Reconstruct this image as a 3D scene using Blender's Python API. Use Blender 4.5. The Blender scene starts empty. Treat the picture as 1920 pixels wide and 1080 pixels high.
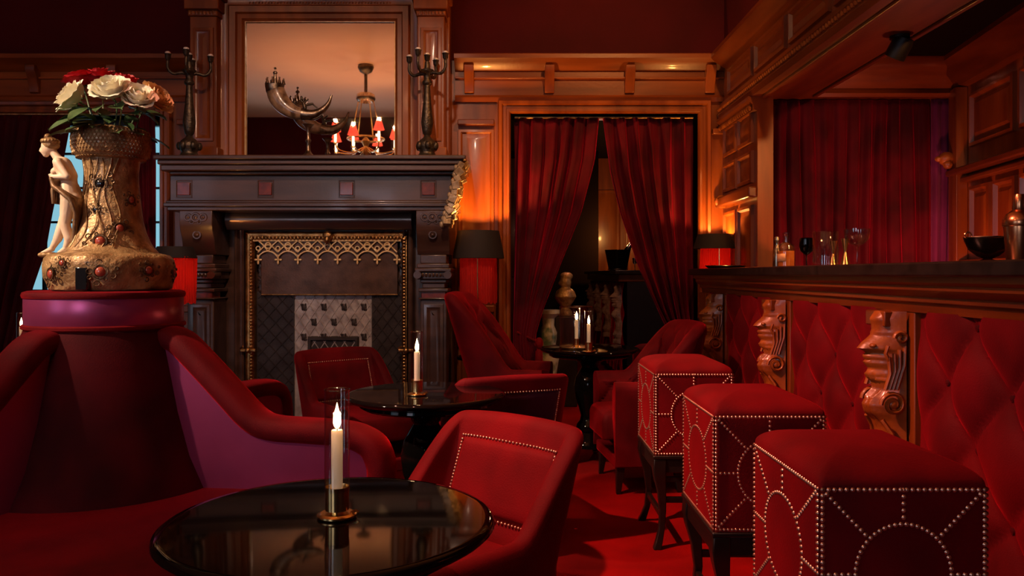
import bpy, math, random
from mathutils import Vector, Matrix, Euler
random.seed(7)
S = bpy.context.scene
PI = math.pi
# ------------------------------------------------------------------ camera, world, lights, exposure
CAMZ = 1.17
cam = bpy.data.cameras.new('camera'); camo = bpy.data.objects.new('camera', cam); S.collection.objects.link(camo)
camo.location = (0, 0, CAMZ); camo.rotation_euler = (PI/2, 0, 0)
cam.sensor_width = 36; cam.lens = 1470/1920*36; cam.shift_y = -26/1920; cam.clip_start = 0.05
S.camera = camo
S.view_settings.view_transform = 'Standard'; S.view_settings.look = 'None'
S.view_settings.exposure = 0.08; S.view_settings.gamma = 1.0; S.view_settings.use_curve_mapping = False
w = bpy.data.worlds.new('world'); S.world = w; w.use_nodes = True
w.node_tree.nodes['Background'].inputs[0].default_value = (0.50, 0.78, 0.92, 1)
w.node_tree.nodes['Background'].inputs[1].default_value = 0.75
S.cycles.max_bounces = 8; S.cycles.sample_clamp_indirect = 3.0

def light(kind, loc, power, color, target=None, size=.05, size_y=None, spot=60, blend=1.0):
    l = bpy.data.lights.new(kind.lower()+'_light', kind); l.energy = power; l.color = color
    if kind == 'AREA':
        l.shape = 'RECTANGLE'; l.size = size; l.size_y = size_y or size
    else: l.shadow_soft_size = size
    if kind == 'SPOT': l.spot_size = math.radians(spot); l.spot_blend = blend
    o = bpy.data.objects.new(l.name, l); S.collection.objects.link(o); o.location = loc
    if target is not None:
        o.rotation_euler = (Vector(target)-Vector(loc)).to_track_quat('-Z', 'Y').to_euler()
    return o
WARM = (1.0, .50, .22)
# daylight of the window behind the camera
light('AREA', (-2.5, -2.78, 1.85), 23, (.80, .74, .92), (-1.7, 3, 1.0), 1.0, 1.5)
light('AREA', (-5.38, -1.5, 1.85), 16, (.80, .74, .95), (-1.0, 2.2, .8), 1.6, 1.9)  # added left-wall light, brings sheen to the satin arms
# unseen spots added to light stools, chair, vase, fireplace and walls
light('SPOT', (-1.9, 2.35, 3.93), 950, (1, .30, .20), (.85, 2.95, .35), .05, spot=47)
light('SPOT', (-.95, 1.0, 3.93), 200, (1, .40, .28), (-.2, 2.2, .6), .05, spot=22)
light('SPOT', (-3.9, .9, 3.6), 1000, (1, .72, .50), (-1.50, 2.75, 1.45), .05, spot=22)
light('SPOT', (-.6, 2.0, 3.93), 300, (1, .62, .42), (-1.3, 5.4, 1.4), .06, spot=50)
light('SPOT', (1.0, 3.4, 3.93), 170, (1, .42, .12), (.6, 5.8, 2.2), .06, spot=80)
light('SPOT', (2.3, 1.5, 2.46), 170, (1, .36, .10), (2.75, 4.2, 1.7), .05, spot=80)
light('POINT', (2.25, 4.35, .96), 26, (1, .25, .15), size=.05)  # added point light for the alcove curtain, hidden below the counter
light('SPOT', (1.80, 3.74, 2.14), 45, (1, .55, .28), (1.44, 3.9, 1.2), .03, spot=80)
light('POINT', (1.5, 11.2, 1.75), 30, (1, .45, .12), size=.05)
light('POINT', (.75, 7.2, 2.3), 22, (1, .4, .25), size=.1)  # added light, brightens the front of the far bar

# ------------------------------------------------------------------ helpers
COL = S.collection
def link(o): COL.objects.link(o); return o
class MB:
    def __init__(s): s.v = []; s.f = []
    def add(s, vs, fs, M=None):
        n = len(s.v)
        s.v += [tuple(M @ Vector(p)) for p in vs] if M is not None else [tuple(p) for p in vs]
        s.f += [tuple(i+n for i in f) for f in fs]; return s
    def box(s, x0, x1, y0, y1, z0, z1, M=None):
        return s.add([(x, y, z) for z in (z0, z1) for y in (y0, y1) for x in (x0, x1)],
                     [(0,2,3,1),(4,5,7,6),(0,1,5,4),(2,6,7,3),(0,4,6,2),(1,3,7,5)], M)
    def loft(s, secs, M=None, cap=True, closed=True):
        n = len(secs[0]); vs = [p for q in secs for p in q]; fs = []
        m = n if closed else n-1
        for k in range(len(secs)-1):
            for i in range(m):
                j = (i+1) % n
                fs.append((k*n+i, k*n+j, (k+1)*n+j, (k+1)*n+i))
        if cap and closed:
            fs.append(tuple(reversed(range(n)))); b = (len(secs)-1)*n; fs.append(tuple(b+i for i in range(n)))
        return s.add(vs, fs, M)
    def lathe(s, prof, n=28, M=None, cap=True):
        return s.loft([[(max(r,1e-4)*math.cos(2*PI*i/n), max(r,1e-4)*math.sin(2*PI*i/n), z) for i in range(n)] for r, z in prof], M, cap)
    def tube(s, pts, r, n=8, M=None, cap=True):
        pts = [Vector(p) for p in pts]; N = len(pts)
        rs = r if isinstance(r, (list, tuple)) else [r]*N
        up = Vector((.13, .31, .94)); secs = []
        T0 = (pts[1]-pts[0]).normalized(); a = T0.cross(up)
        if a.length < .1: a = T0.cross(Vector((1, 0, 0)))
        a.normalize()
        for i, p in enumerate(pts):
            T = (pts[min(i+1, N-1)]-pts[max(i-1, 0)])
            if T.length < 1e-9: T = T0
            T.normalize(); a = a - T*a.dot(T)
            a = a.normalized() if a.length > 1e-6 else T.orthogonal().normalized()
            b = T.cross(a)
            secs.append([p + (a*math.cos(2*PI*k/n)+b*math.sin(2*PI*k/n))*rs[i] for k in range(n)])
        return s.loft(secs, M, cap)
    def ell(s, c, r, n=12, m=8, M=None):
        if not isinstance(r, (list, tuple)): r = (r, r, r)
        return s.loft([[(c[0]+r[0]*math.sin(PI*j/m)*math.cos(2*PI*i/n)+0, c[1]+r[1]*math.sin(PI*j/m)*math.sin(2*PI*i/n), c[2]-r[2]*math.cos(PI*j/m)) for i in range(n)]
                       for j in range(1, m)], M)
    def grid(s, nu, nv, fn, M=None):
        vs = [fn(i/nu, j/nv) for j in range(nv+1) for i in range(nu+1)]
        fs = [(j*(nu+1)+i, j*(nu+1)+i+1, (j+1)*(nu+1)+i+1, (j+1)*(nu+1)+i) for j in range(nv) for i in range(nu)]
        return s.add(vs, fs, M)
    def prism(s, poly, axis, a, b, M=None):   # poly in the two other axes, in x,y,z order
        def P(p, t): return (t, p[0], p[1]) if axis == 'x' else ((p[0], t, p[1]) if axis == 'y' else (p[0], p[1], t))
        return s.loft([[P(p, a) for p in poly], [P(p, b) for p in poly]], M)
    def rings(s, rs, M=None, fill=True):       # rectangular moulded panel; rs = list of (u0,u1,w0,w1,d); front is -y
        vs = []
        for u0, u1, w0, w1, d in rs: vs += [(u0, -d, w0), (u1, -d, w0), (u1, -d, w1), (u0, -d, w1)]
        fs = []
        for k in range(len(rs)-1):
            for i in range(4): fs.append((k*4+i, k*4+(i+1) % 4, k*4+4+(i+1) % 4, k*4+4+i))
        if fill: b = 4*(len(rs)-1); fs.append((b, b+1, b+2, b+3))
        return s.add(vs, fs, M)
    def build(s, name, mat, parent=None, loc=None, smooth=35, bevel=0, sub=0, solid=0, kind=None, label=None, cat=None, group=None):
        me = bpy.data.meshes.new(name); me.from_pydata(s.v, [], s.f)
        import bmesh
        bm = bmesh.new(); bm.from_mesh(me); bmesh.ops.recalc_face_normals(bm, faces=bm.faces); bm.to_mesh(me); bm.free()
        me.materials.append(mat)
        if smooth:
            me.polygons.foreach_set('use_smooth', [True]*len(me.polygons))
            if smooth < 180: me.set_sharp_from_angle(angle=math.radians(smooth))
        o = link(bpy.data.objects.new(name, me))
        if parent is not None: o.parent = parent
        if loc is not None: o.location = loc
        if solid: m = o.modifiers.new('solid', 'SOLIDIFY'); m.thickness = solid; m.offset = 0
        if bevel: m = o.modifiers.new('bevel', 'BEVEL'); m.width = bevel; m.segments = 2; m.limit_method = 'ANGLE'
        if sub: m = o.modifiers.new('sub', 'SUBSURF'); m.levels = sub; m.render_levels = sub
        if kind: o['kind'] = kind
        if label: o['label'] = label
        if cat: o['category'] = cat
        if group: o['group'] = group
        return o
def thing(name, label, cat, loc=(0,0,0), rz=0, group=None):
    o = link(bpy.data.objects.new(name, None)); o.empty_display_size = .05
    o.location = loc; o.rotation_euler = (0, 0, rz); o['label'] = label; o['category'] = cat
    if group: o['group'] = group
    return o
def kids(o): return [c for c in bpy.data.objects if c.parent == o]
def dup(root, label, loc=None, rz=None, group=None):
    r = link(root.copy()); r['label'] = label
    if loc is not None: r.location = loc
    if rz is not None: r.rotation_euler = (0, 0, rz)
    if group: r['group'] = group
    for c in kids(root):
        d = link(c.copy()); d.parent = r
        for g in kids(c):
            e = link(g.copy()); e.parent = d
    return r
def struct(o): o['kind'] = 'structure'; return o
def sm(a, b, x):
    t = min(1, max(0, (x-a)/(b-a))); return t*t*(3-2*t)
def interp(tab, x):
    if x <= tab[0][0]: return tab[0][1]
    for (a, p), (b, q) in zip(tab, tab[1:]):
        if x <= b: return p+(q-p)*(x-a)/(b-a)
    return tab[-1][1]
def catmull(P, n):
    P = [Vector(p) for p in P]; P = [2*P[0]-P[1]]+P+[2*P[-1]-P[-2]]; out = []
    m = len(P)-3
    for k in range(n+1):
        t = k/n*m; i = min(int(t), m-1); t -= i
        a, b, c, d = P[i:i+4]
        out.append(.5*((2*b)+(c-a)*t+(2*a-5*b+4*c-d)*t*t+(3*b-a-3*c+d)*t**3))
    return out
def at(px, py, Y): return Vector(((px-960)*Y/1470, Y, CAMZ+(514-py)*Y/1470))
def TR(x=0, y=0, z=0, rx=0, ry=0, rz=0): return Matrix.Translation((x, y, z)) @ Euler((rx, ry, rz)).to_matrix().to_4x4()

# ------------------------------------------------------------------ materials
def mat(name, col, rough=.5, metal=0, col2=None, nscale=(6,6,6), bump=0, bscale=60, sheen=0, stint=None, coat=0, spec=.5, detail=4, emis=None, es=0, rot=None, contrast=(.35,.65), aniso=0, sheenr=.35):
    m = bpy.data.materials.new(name); m.use_nodes = True; nt = m.node_tree; b = nt.nodes['Principled BSDF']
    I = b.inputs
    I['Base Color'].default_value = (*col, 1); I['Roughness'].default_value = rough; I['Metallic'].default_value = metal
    I['Specular IOR Level'].default_value = spec; I['Coat Weight'].default_value = coat; I['Coat Roughness'].default_value = .08
    if aniso: I['Anisotropic'].default_value = aniso
    if sheen: I['Sheen Weight'].default_value = sheen; I['Sheen Tint'].default_value = (*(stint or col), 1); I['Sheen Roughness'].default_value = sheenr
    if emis: I['Emission Color'].default_value = (*emis, 1); I['Emission Strength'].default_value = es
    tc = nt.nodes.new('ShaderNodeTexCoord')
    if col2:
        mp = nt.nodes.new('ShaderNodeMapping'); mp.inputs['Scale'].default_value = nscale
        nz = nt.nodes.new('ShaderNodeTexNoise'); nz.inputs['Scale'].default_value = 1; nz.inputs['Detail'].default_value = detail
        cr = nt.nodes.new('ShaderNodeValToRGB'); cr.color_ramp.elements[0].color = (*col, 1); cr.color_ramp.elements[1].color = (*col2, 1)
        cr.color_ramp.elements[0].position = contrast[0]; cr.color_ramp.elements[1].position = contrast[1]
        nt.links.new(tc.outputs['Object'], mp.inputs[0]); nt.links.new(mp.outputs[0], nz.inputs['Vector'])
        nt.links.new(nz.outputs[0], cr.inputs[0]); nt.links.new(cr.outputs[0], I['Base Color'])
    if bump:
        n2 = nt.nodes.new('ShaderNodeTexNoise'); n2.inputs['Scale'].default_value = bscale; n2.inputs['Detail'].default_value = 3
        bp = nt.nodes.new('ShaderNodeBump'); bp.inputs['Strength'].default_value = bump; bp.inputs['Distance'].default_value = .01
        nt.links.new(tc.outputs['Object'], n2.inputs['Vector']); nt.links.new(n2.outputs[0], bp.inputs['Height']); nt.links.new(bp.outputs[0], I['Normal'])
    return m
def velvet(name, c1, c2, st, sheen=1.0): return mat(name, c1, .75, 0, c2, (5,5,4), .15, 260, sheen, st, spec=.15, detail=2)
M_ = {}
M_['velvet'] = velvet('red_velvet', (.075,.0006,.003), (.15,.0012,.005), (1,.012,.03), .6)
M_['velvet_dark'] = velvet('deep_red_velvet', (.035,.0003,.002), (.08,.0006,.004), (.9,.015,.04), .7)
M_['velvet_bright'] = velvet('scarlet_velvet', (.10,.0006,.003), (.17,.001,.004), (1,.015,.025), .5)
M_['satin'] = mat('plum_satin', (.42,.06,.18), .30, .6, (.34,.045,.14), (4,4,4), 0, 1, .4, (1,.2,.5), spec=.7, aniso=.4)
M_['curtain'] = velvet('curtain_velvet', (.035,.0003,.004), (.085,.0005,.008), (.9,.015,.09), .7)
M_['curtain_dark'] = velvet('dark_curtain_velvet', (.025,.0005,.003), (.05,.001,.004), (.5,.02,.04), .5)
M_['curtain_daylit'] = velvet('daylit_curtain_velvet', (.10,.012,.06), (.16,.02,.10), (.8,.3,.6), .7)  # bluish daylight on the corner curtain, put into its colour
M_['plum'] = velvet('plum_velvet', (.03,.004,.014), (.06,.010,.03), (.8,.35,.6), .8)
M_['carpet'] = mat('red_carpet', (.19,.0010,.0012), .95, 0, (.31,.002,.002), (3,3,3), .5, 350, .15, (1,.04,.03), spec=.1)
M_['wood'] = mat('panel_wood', (.13,.025,.0025), .34, 0, (.28,.068,.008), (9,9,1.1), .05, 40, coat=.15, detail=6)
M_['wood_h'] = mat('rail_wood', (.13,.025,.0025), .34, 0, (.27,.064,.008), (1.1,9,9), .05, 40, coat=.15, detail=6)
M_['wood_y'] = mat('beam_wood', (.10,.019,.002), .34, 0, (.20,.046,.005), (9,1.1,9), .05, 40, coat=.2, detail=6)
M_['carved'] = mat('carved_oak', (.21,.050,.006), .38, 0, (.38,.11,.016), (14,14,14), .12, 60, coat=.15)
M_['ebony'] = mat('dark_stained_wood', (.040,.018,.012), .33, 0, (.075,.036,.026), (2,12,12), .06, 70, coat=.25, spec=.6)
M_['lintel_highlight'] = mat('pale_lintel_wood', (.24,.19,.17), .30, .7, (.30,.25,.22), (2,12,12), coat=.3)  # pale metallic base puts the window highlight into the dark lintel
M_['redtile'] = mat('oxblood_marble', (.08,.006,.003), .35, 0, (.17,.018,.008), (30,30,30), coat=.4)
M_['lacquer'] = mat('black_lacquer', (.004,.003,.003), .05, 0, spec=.16)
M_['black'] = mat('black_paint', (.010,.007,.006), .35, 0, (.016,.010,.008), (20,20,20))
M_['stone_top'] = mat('black_counter', (.006,.005,.005), .3, 0, (.02,.015,.013), (20,20,20))
M_['wall_red'] = mat('dark_red_wall', (.045,.0006,.002), .8, 0, (.062,.0008,.003), (2,2,2), .2, 90, spec=.2)
M_['plaster'] = mat('ceiling_plaster', (.90,.56,.34), .9, 0, (.95,.62,.38), (1.2,1.2,1.2), .1, 10)
M_['dark'] = mat('near_black', (.006,.0015,.001), .9, spec=.1)
M_['brass'] = mat('polished_brass', (.90,.60,.24), .24, 1, bump=.02, bscale=30)
M_['oldbrass'] = mat('aged_brass', (.30,.16,.06), .38, 1, (.62,.38,.15), (25,25,25), .3, 90)
M_['gilt'] = mat('pierced_gilt', (.75,.50,.22), .4, .25, (.95,.72,.40), (30,30,30), .1, 90, emis=None)
M_['copper'] = mat('brushed_copper', (.60,.26,.12), .25, 1)
M_['silver'] = mat('tarnished_silver', (.30,.25,.18), .25, 1, (.62,.55,.45), (30,30,30))
M_['nail'] = mat('nailhead_metal', (.80,.50,.36), .28, .9)
M_['bronze'] = mat('dark_bronze', (.045,.035,.025), .4, .8, (.10,.075,.05), (40,40,40), .3, 80)
M_['iron'] = mat('cast_iron', (.26,.22,.21), .45, .3, (.42,.37,.36), (20,20,20), .2, 80)
M_['iron_dark'] = mat('dark_iron', (.020,.013,.013), .5, .4, (.04,.03,.03), (10,10,10), .2, 80)  # darker iron tone for cheeks, motifs and lower panel
M_['hood'] = mat('hood_metal', (.070,.035,.022), .38, .5, (.12,.06,.04), (12,12,12), .1, 120)
M_['grit'] = mat('gilded_ceramic', (.22,.115,.045), .45, .35, (.55,.34,.15), (18,18,18), .5, 70, coat=.2)
M_['grit_dark'] = mat('bronze_relief', (.06,.035,.018), .4, .6, (.20,.11,.05), (40,40,40), .4, 90)
M_['bisque'] = mat('ivory_bisque', (.78,.56,.38), .5, 0, (.86,.66,.48), (20,20,20), .05, 60)
M_['drape'] = mat('bronzed_drapery', (.14,.075,.035), .4, .3, (.30,.17,.08), (30,30,30), .2, 60)
M_['gem_red'] = mat('coral_cabochon', (.40,.07,.04), .2, 0, coat=.8)
M_['gem_black'] = mat('black_cabochon', (.008,.008,.010), .1, 0, coat=.8)
M_['petal'] = mat('cream_petal', (.86,.80,.58), .6, 0, (.92,.88,.72), (12,12,12), sheen=.2, stint=(1,.9,.8))
M_['petal_y'] = mat('yellow_lit_petal', (.78,.55,.26), .6, 0, (.86,.68,.40), (12,12,12), sheen=.2, stint=(1,.9,.6))  # pale petals with the yellow light put into their colour
M_['petal_r'] = mat('red_petal', (.40,.004,.008), .6, 0, (.60,.010,.016), (12,12,12), sheen=.3, stint=(1,.1,.1))
M_['leaf'] = mat('rose_leaf', (.035,.085,.022), .42, 0, (.11,.17,.07), (20,20,20))
M_['wax'] = mat('candle_wax', (.85,.78,.66), .45, 0, emis=(1,.62,.34), es=.18)
M_['shade_dark'] = mat('dark_lampshade', (.006,.002,.002), .8)
M_['old_silver'] = mat('old_silver', (.10,.07,.045), .35, 1, (.42,.33,.24), (25,25,25), .2, 60)
M_['horn'] = mat('polished_horn', (.34,.21,.12), .3, 0, (.07,.035,.018), (22,8,16), coat=.25)
M_['marble'] = mat('veined_marble', (.55,.50,.40), .3, 0, (.10,.16,.11), (9,9,9), coat=.2, contrast=(.45,.6))
M_['amber'] = mat('amber_spirit', (.95,.33,.05), .15, 0, (.85,.22,.03), (30,30,30), coat=.6)
M_['label_paper'] = mat('kraft_label', (.85,.45,.20), .6, 0, (.75,.36,.14), (60,60,60))
M_['pale'] = mat('pale_knob', (.75,.66,.60), .25, .2)
M_['black_metal'] = mat('black_spot_metal', (.006,.005,.005), .5, .3)
M_['cream'] = mat('cream_brackets', (.20,.13,.07), .35, 0, (.42,.31,.18), (25,25,25), .3, 60, coat=.2)
def glass_mat(name, tint=(1,1,1), rough=.02, fres=1.35):
    m = bpy.data.materials.new(name); m.use_nodes = True; nt = m.node_tree; nt.nodes.clear()
    o = nt.nodes.new('ShaderNodeOutputMaterial'); mx = nt.nodes.new('ShaderNodeMixShader')
    t = nt.nodes.new('ShaderNodeBsdfTransparent'); t.inputs[0].default_value = (*tint, 1)
    g = nt.nodes.new('ShaderNodeBsdfGlossy'); g.inputs['Roughness'].default_value = rough
    f = nt.nodes.new('ShaderNodeFresnel'); ge = nt.nodes.new('ShaderNodeNewGeometry'); ma = nt.nodes.new('ShaderNodeMath'); ma.operation = 'MULTIPLY_ADD'
    ma.inputs[1].default_value = 1/fres-fres; ma.inputs[2].default_value = fres; nt.links.new(ge.outputs['Backfacing'], ma.inputs[0]); nt.links.new(ma.outputs[0], f.inputs[0])
    nt.links.new(f.outputs[0], mx.inputs[0]); nt.links.new(t.outputs[0], mx.inputs[1]); nt.links.new(g.outputs[0], mx.inputs[2]); nt.links.new(mx.outputs[0], o.inputs[0]); return m
M_['glass'] = glass_mat('clear_glass', (.92,.91,.90), fres=1.75)
M_['rim'] = glass_mat('glass_rim', (.85,.83,.80), fres=3.2)
M_['glass_dark'] = glass_mat('smoked_glass', (.25,.22,.20), fres=1.6)
M_['pane'] = glass_mat('window_glass', (.80,.95,.97))
mm = mat('mirror_silver', (.86,.80,.78), .015, 1); M_['mirror'] = mm
def emit(name, c, s):
    m = bpy.data.materials.new(name); m.use_nodes = True; nt = m.node_tree; nt.nodes.clear()
    o = nt.nodes.new('ShaderNodeOutputMaterial'); e = nt.nodes.new('ShaderNodeEmission'); e.inputs[0].default_value = (*c, 1); e.inputs[1].default_value = s
    nt.links.new(e.outputs[0], o.inputs[0]); return m
M_['flame'] = emit('candle_flame', (1, .66, .32), 30)
M_['bulb'] = emit('lamp_bulb', (1, .62, .30), 3)
M_['tube'] = emit('candle_bulb_tube', (1, .62, .30), 9)
def lampcloth(name, c, es):
    m = mat(name, c, .8, 0); nt = m.node_tree; b = nt.nodes['Principled BSDF']
    tr = nt.nodes.new('ShaderNodeBsdfTranslucent'); tr.inputs[0].default_value = (*c, 1)
    mx = nt.nodes.new('ShaderNodeMixShader'); mx.inputs[0].default_value = .6
    nt.links.new(b.outputs[0], mx.inputs[1]); nt.links.new(tr.outputs[0], mx.inputs[2]); nt.links.new(mx.outputs[0], nt.nodes['Material Output'].inputs[0])
    b.inputs['Emission Color'].default_value = (*c, 1); b.inputs['Emission Strength'].default_value = es
    return m
M_['fringe'] = lampcloth('red_silk_fringe', (.55,.012,.006), 0)
M_['shade_red'] = lampcloth('red_silk_shade', (.9,.10,.06), 1.2)
V = M_

# ------------------------------------------------------------------ room shell
W = 5.8
struct(MB().box(-5.6, 3.4, -3.0, 12.6, -.1, 0).build('floor', V['carpet']))
struct(MB().box(-5.6, 3.4, -3.0, 6.1, 4.0, 4.1).build('ceiling', V['plaster']))
wb = MB()   # lower, panelled back wall with its openings
wb.box(-5.6, -3.9, W, W+.25, 0, 2.75); wb.box(-3.9, -2.6, W, W+.25, 2.35, 2.75)
wb.box(-2.6, -.01, W, W+.25, 0, 2.75); wb.box(-.01, 1.373, W, W+.25, 2.357, 2.75); wb.box(1.373, 1.6, W, W+.25, 0, 2.75)
wall_back = struct(wb.build('wall_back', V['wood'], smooth=0))
MB().box(-5.6, 1.6, W+.02, W+.25, 2.75, 4.0).build('upper_wall', V['wall_red'], wall_back, smooth=0, label='dark red painted upper wall')
wl = MB(); wl.box(-5.6, -5.5, -3.0, -2.4, 0, 4); wl.box(-5.6, -5.5, -2.4, -.6, 0, .8); wl.box(-5.6, -5.5, -2.4, -.6, 2.9, 4); wl.box(-5.6, -5.5, -.6, W, 0, 4)
struct(wl.build('wall_left', V['wood'], smooth=0))
wf = MB(); wf.box(-5.6, -3.35, -3.0, -2.9, 0, 4); wf.box(-3.35, -1.65, -3.0, -2.9, 0, .8); wf.box(-3.35, -1.65, -3.0, -2.9, 2.9, 4); wf.box(-1.65, 3.4, -3.0, -2.9, 0, 4)
struct(wf.build('wall_front', V['wall_red'], smooth=0))
def window(n, x0, x1, z0, z1, y, nx, nz, M=None):
    f = MB(); f.box(x0, x1, y-.03, y+.03, z0, z0+.05, M); f.box(x0, x1, y-.03, y+.03, z1-.05, z1, M); f.box(x0, x0+.05, y-.03, y+.03, z0, z1, M); f.box(x1-.05, x1, y-.03, y+.03, z0, z1, M)
    o = struct(f.build('window_%d' % n, V['black'], bevel=.004))
    for i in range(1, nx): MB().box(x0+(x1-x0)*i/nx-.008, x0+(x1-x0)*i/nx+.008, y-.02, y+.02, z0+.05, z1-.05, M).build('glazing_bar', V['black'], o)
    for i in range(1, nz): MB().box(x0+.05, x1-.05, y-.018, y+.018, z0+(z1-z0)*i/nz-.008, z0+(z1-z0)*i/nz+.008, M).build('glazing_bar', V['black'], o)
    for i in range(nx):
        for j in range(nz):
            MB().box(x0+(x1-x0)*i/nx+.009, x0+(x1-x0)*(i+1)/nx-.009, y-.003, y+.003, z0+(z1-z0)*j/nz+.009, z0+(z1-z0)*(j+1)/nz-.009, M).build('pane', V['pane'], o)
window(1, -3.9, -2.6, 0.0, 2.35, W+.2, 4, 9)
window(2, -3.35, -1.65, .8, 2.9, -2.95, 3, 3)
window(3, -2.4, -.6, .8, 2.9, 5.55, 3, 3, Euler((0, 0, PI/2)).to_matrix().to_4x4())  # unseen window, added with its area light for the satin arms

def cornice(name, prof, axis, a, b, M=None, m='wood_h'):
    return struct(MB().prism(prof, axis, a, b, M).build(name, V[m], smooth=40))
# top cornice and architrave of the back wall (profile y,z)
CP = [(W,2.44),(W-.03,2.44),(W-.04,2.47),(W-.02,2.49),(W-.02,2.66),(W-.05,2.675),(W-.06,2.69),(W-.10,2.715),(W-.13,2.735),(W-.13,2.765),(W-.11,2.775),(W,2.775)]
for k, (a, b) in enumerate([(-5.5, -2.33), (-.42, 1.56)]):
    t = cornice('trim_%d' % (k+1), CP, 'x', a, b)
    n = int((b-a)/.59)
    for i in range(n+1):
        x = {0: -5.28, 1: .275}[k] + (i if k == 0 else i-1)*.59
        if a+.05 < x < b-.05:
            p = [(W-.02,2.50),(W-.045,2.505),(W-.05,2.55),(W-.08,2.62),(W-.10,2.66),(W-.10,2.695),(W-.02,2.695)]
            MB().prism(p, 'x', x-.035, x+.035).build('bracket', V['wood'], t, bevel=.004)
    MB().box(a, b, W-.045, W, 2.605, 2.62).build('bead', V['wood_h'], t, bevel=.004)
# door casing
def casing(name, x0, x1, top, y, prof, m):
    P = MB(); secs = [[(x0-o, y-d, 0), (x0-o, y-d, top+o), (x1+o, y-d, top+o), (x1+o, y-d, 0)] for o, d in prof]
    P.loft(secs, cap=False, closed=False); return struct(P.build(name, V[m], smooth=40))
DP = [(0,-.24),(0,.02),(.012,.035),(.03,.035),(.035,.02),(.055,.02),(.065,.045),(.085,.05),(.095,.03),(.095,0)]
door = casing('door_1', -.01, 1.373, 2.357, W, DP, 'wood')
casing('trim_3', -3.9, -2.6, 2.35, W, DP, 'wood')
def RP(u0, u1, w0, w1, t=.018):
    return [(u0,u1,w0,w1,0),(u0+.004,u1-.004,w0+.004,w1-.004,t),(u0+.022,u1-.022,w0+.022,w1-.022,t*1.2),(u0+.034,u1-.034,w0+.034,w1-.034,.004),
            (u0+.05,u1-.05,w0+.05,w1-.05,.004),(u0+.075,u1-.075,w0+.075,w1-.075,t*.8)]
def panel(u0, u1, w0, w1, M, parent, m='wood', t=.018): return MB().rings(RP(u0, u1, w0, w1, t), M).build('panel', V[m], parent, smooth=25)
MBk = Matrix.Translation((0, W, 0))
for u0, u1 in [(-.40, -.13), (-2.46, -2.34), ]:
    if u1-u0 > .2:
        panel(u0, u1, .14, .86, MBk, wall_back); panel(u0, u1, .98, 2.24, MBk, wall_back)
    MB().box(u0, u1, W-.06, W, 2.265, 2.305).build('moulding', V['wood_h'], wall_back, bevel=.006)
    MB().box(u0, u1, W-.04, W, .89, .94).build('dado_rail', V['wood_h'], wall_back, bevel=.006)
MB().box(1.475, 1.56, W-.05, W, 2.20, 2.24).build('moulding', V['wood_h'], wall_back, bevel=.006)
struct(MB().box(-.42, -.11, W-.03, W, 0, .12).build('baseboard_back', V['wood_h'], bevel=.005))
# pier at the right, plane x = 1.56
M90 = Matrix.Translation((1.56, 0, 0)) @ Euler((0, 0, -PI/2)).to_matrix().to_4x4()   # local u -> -Y, front -> -X
pier = struct(MB().box(1.56, 1.66, 4.98, W, 0, 2.30).build('wall_pier', V['wood'], smooth=0))
def yp(a, b): return (-b, -a)
for a, b in [(5.06, 5.38), (5.42, 5.74)]:
    panel(*yp(a, b), 2.02, 2.24, M90, pier); panel(*yp(a, b), 1.76, 1.97, M90, pier); panel(*yp(a, b), 1.0, 1.62, M90, pier)
MB().box(1.50, 1.56, 4.98, W, 1.66, 1.73).build('moulding', V['wood_y'], pier, bevel=.012)
MB().prism([(1.56,2.21),(1.535,2.215),(1.53,2.25),(1.50,2.28),(1.50,2.30),(1.56,2.30)], 'y', 4.98, W-.05).build('moulding', V['wood_y'], pier)
bd = MB()
for i in range(18): bd.ell((1.522, 5.02+i*.042, 2.235), (.012,.018,.02), 6, 5)
bd.build('carved_band', V['carved'], pier, kind='stuff')
bd = MB(); bd.ell((1.54, 5.745, 1.70), (.05,.04,.05), 10, 8); bd.ell((1.50, 5.745, 1.70), (.02,.025,.03), 8, 6); bd.build('rosette', V['carved'], pier)
# beam over the bar
beam = struct(MB().box(1.56, 1.94, -2.9, W, 2.30, 2.74).build('ceiling_beam', V['wood_y'], smooth=0))
MB().prism([(1.56,2.66),(1.53,2.675),(1.51,2.69),(1.47,2.715),(1.44,2.735),(1.44,2.765),(1.56,2.775)], 'y', -2.9, W-.1).build('cornice', V['wood_y'], beam, smooth=40)
MB().prism([(1.56,2.30),(1.52,2.30),(1.505,2.33),(1.515,2.35),(1.50,2.375),(1.52,2.40),(1.53,2.42),(1.56,2.43)], 'y', -2.9, W-.05).build('lower_moulding', V['wood_y'], beam, smooth=40)
dt = MB()
for i in range(130): dt.ell((1.512, 1.2+i*.035, 2.362), (.014,.014,.016), 6, 4)
dt.build('carved_beading', V['carved'], beam, kind='stuff')
for k in range(8):
    y1 = 5.62-k*.62; panel(*yp(y1-.56, y1), 2.45, 2.64, M90, beam, 'wood_y', .02)
MB().box(1.57, 1.94, -2.9, W, 2.74, 4.0).build('upper_wall', V['wall_red'], beam, smooth=0, label='dark red painted wall above the beam')
for x in (1.58, 1.90): MB().box(x, x+.025, -2.9, 4.96, 2.285, 2.30).build('moulding', V['wood_y'], beam, bevel=.004)
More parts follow.
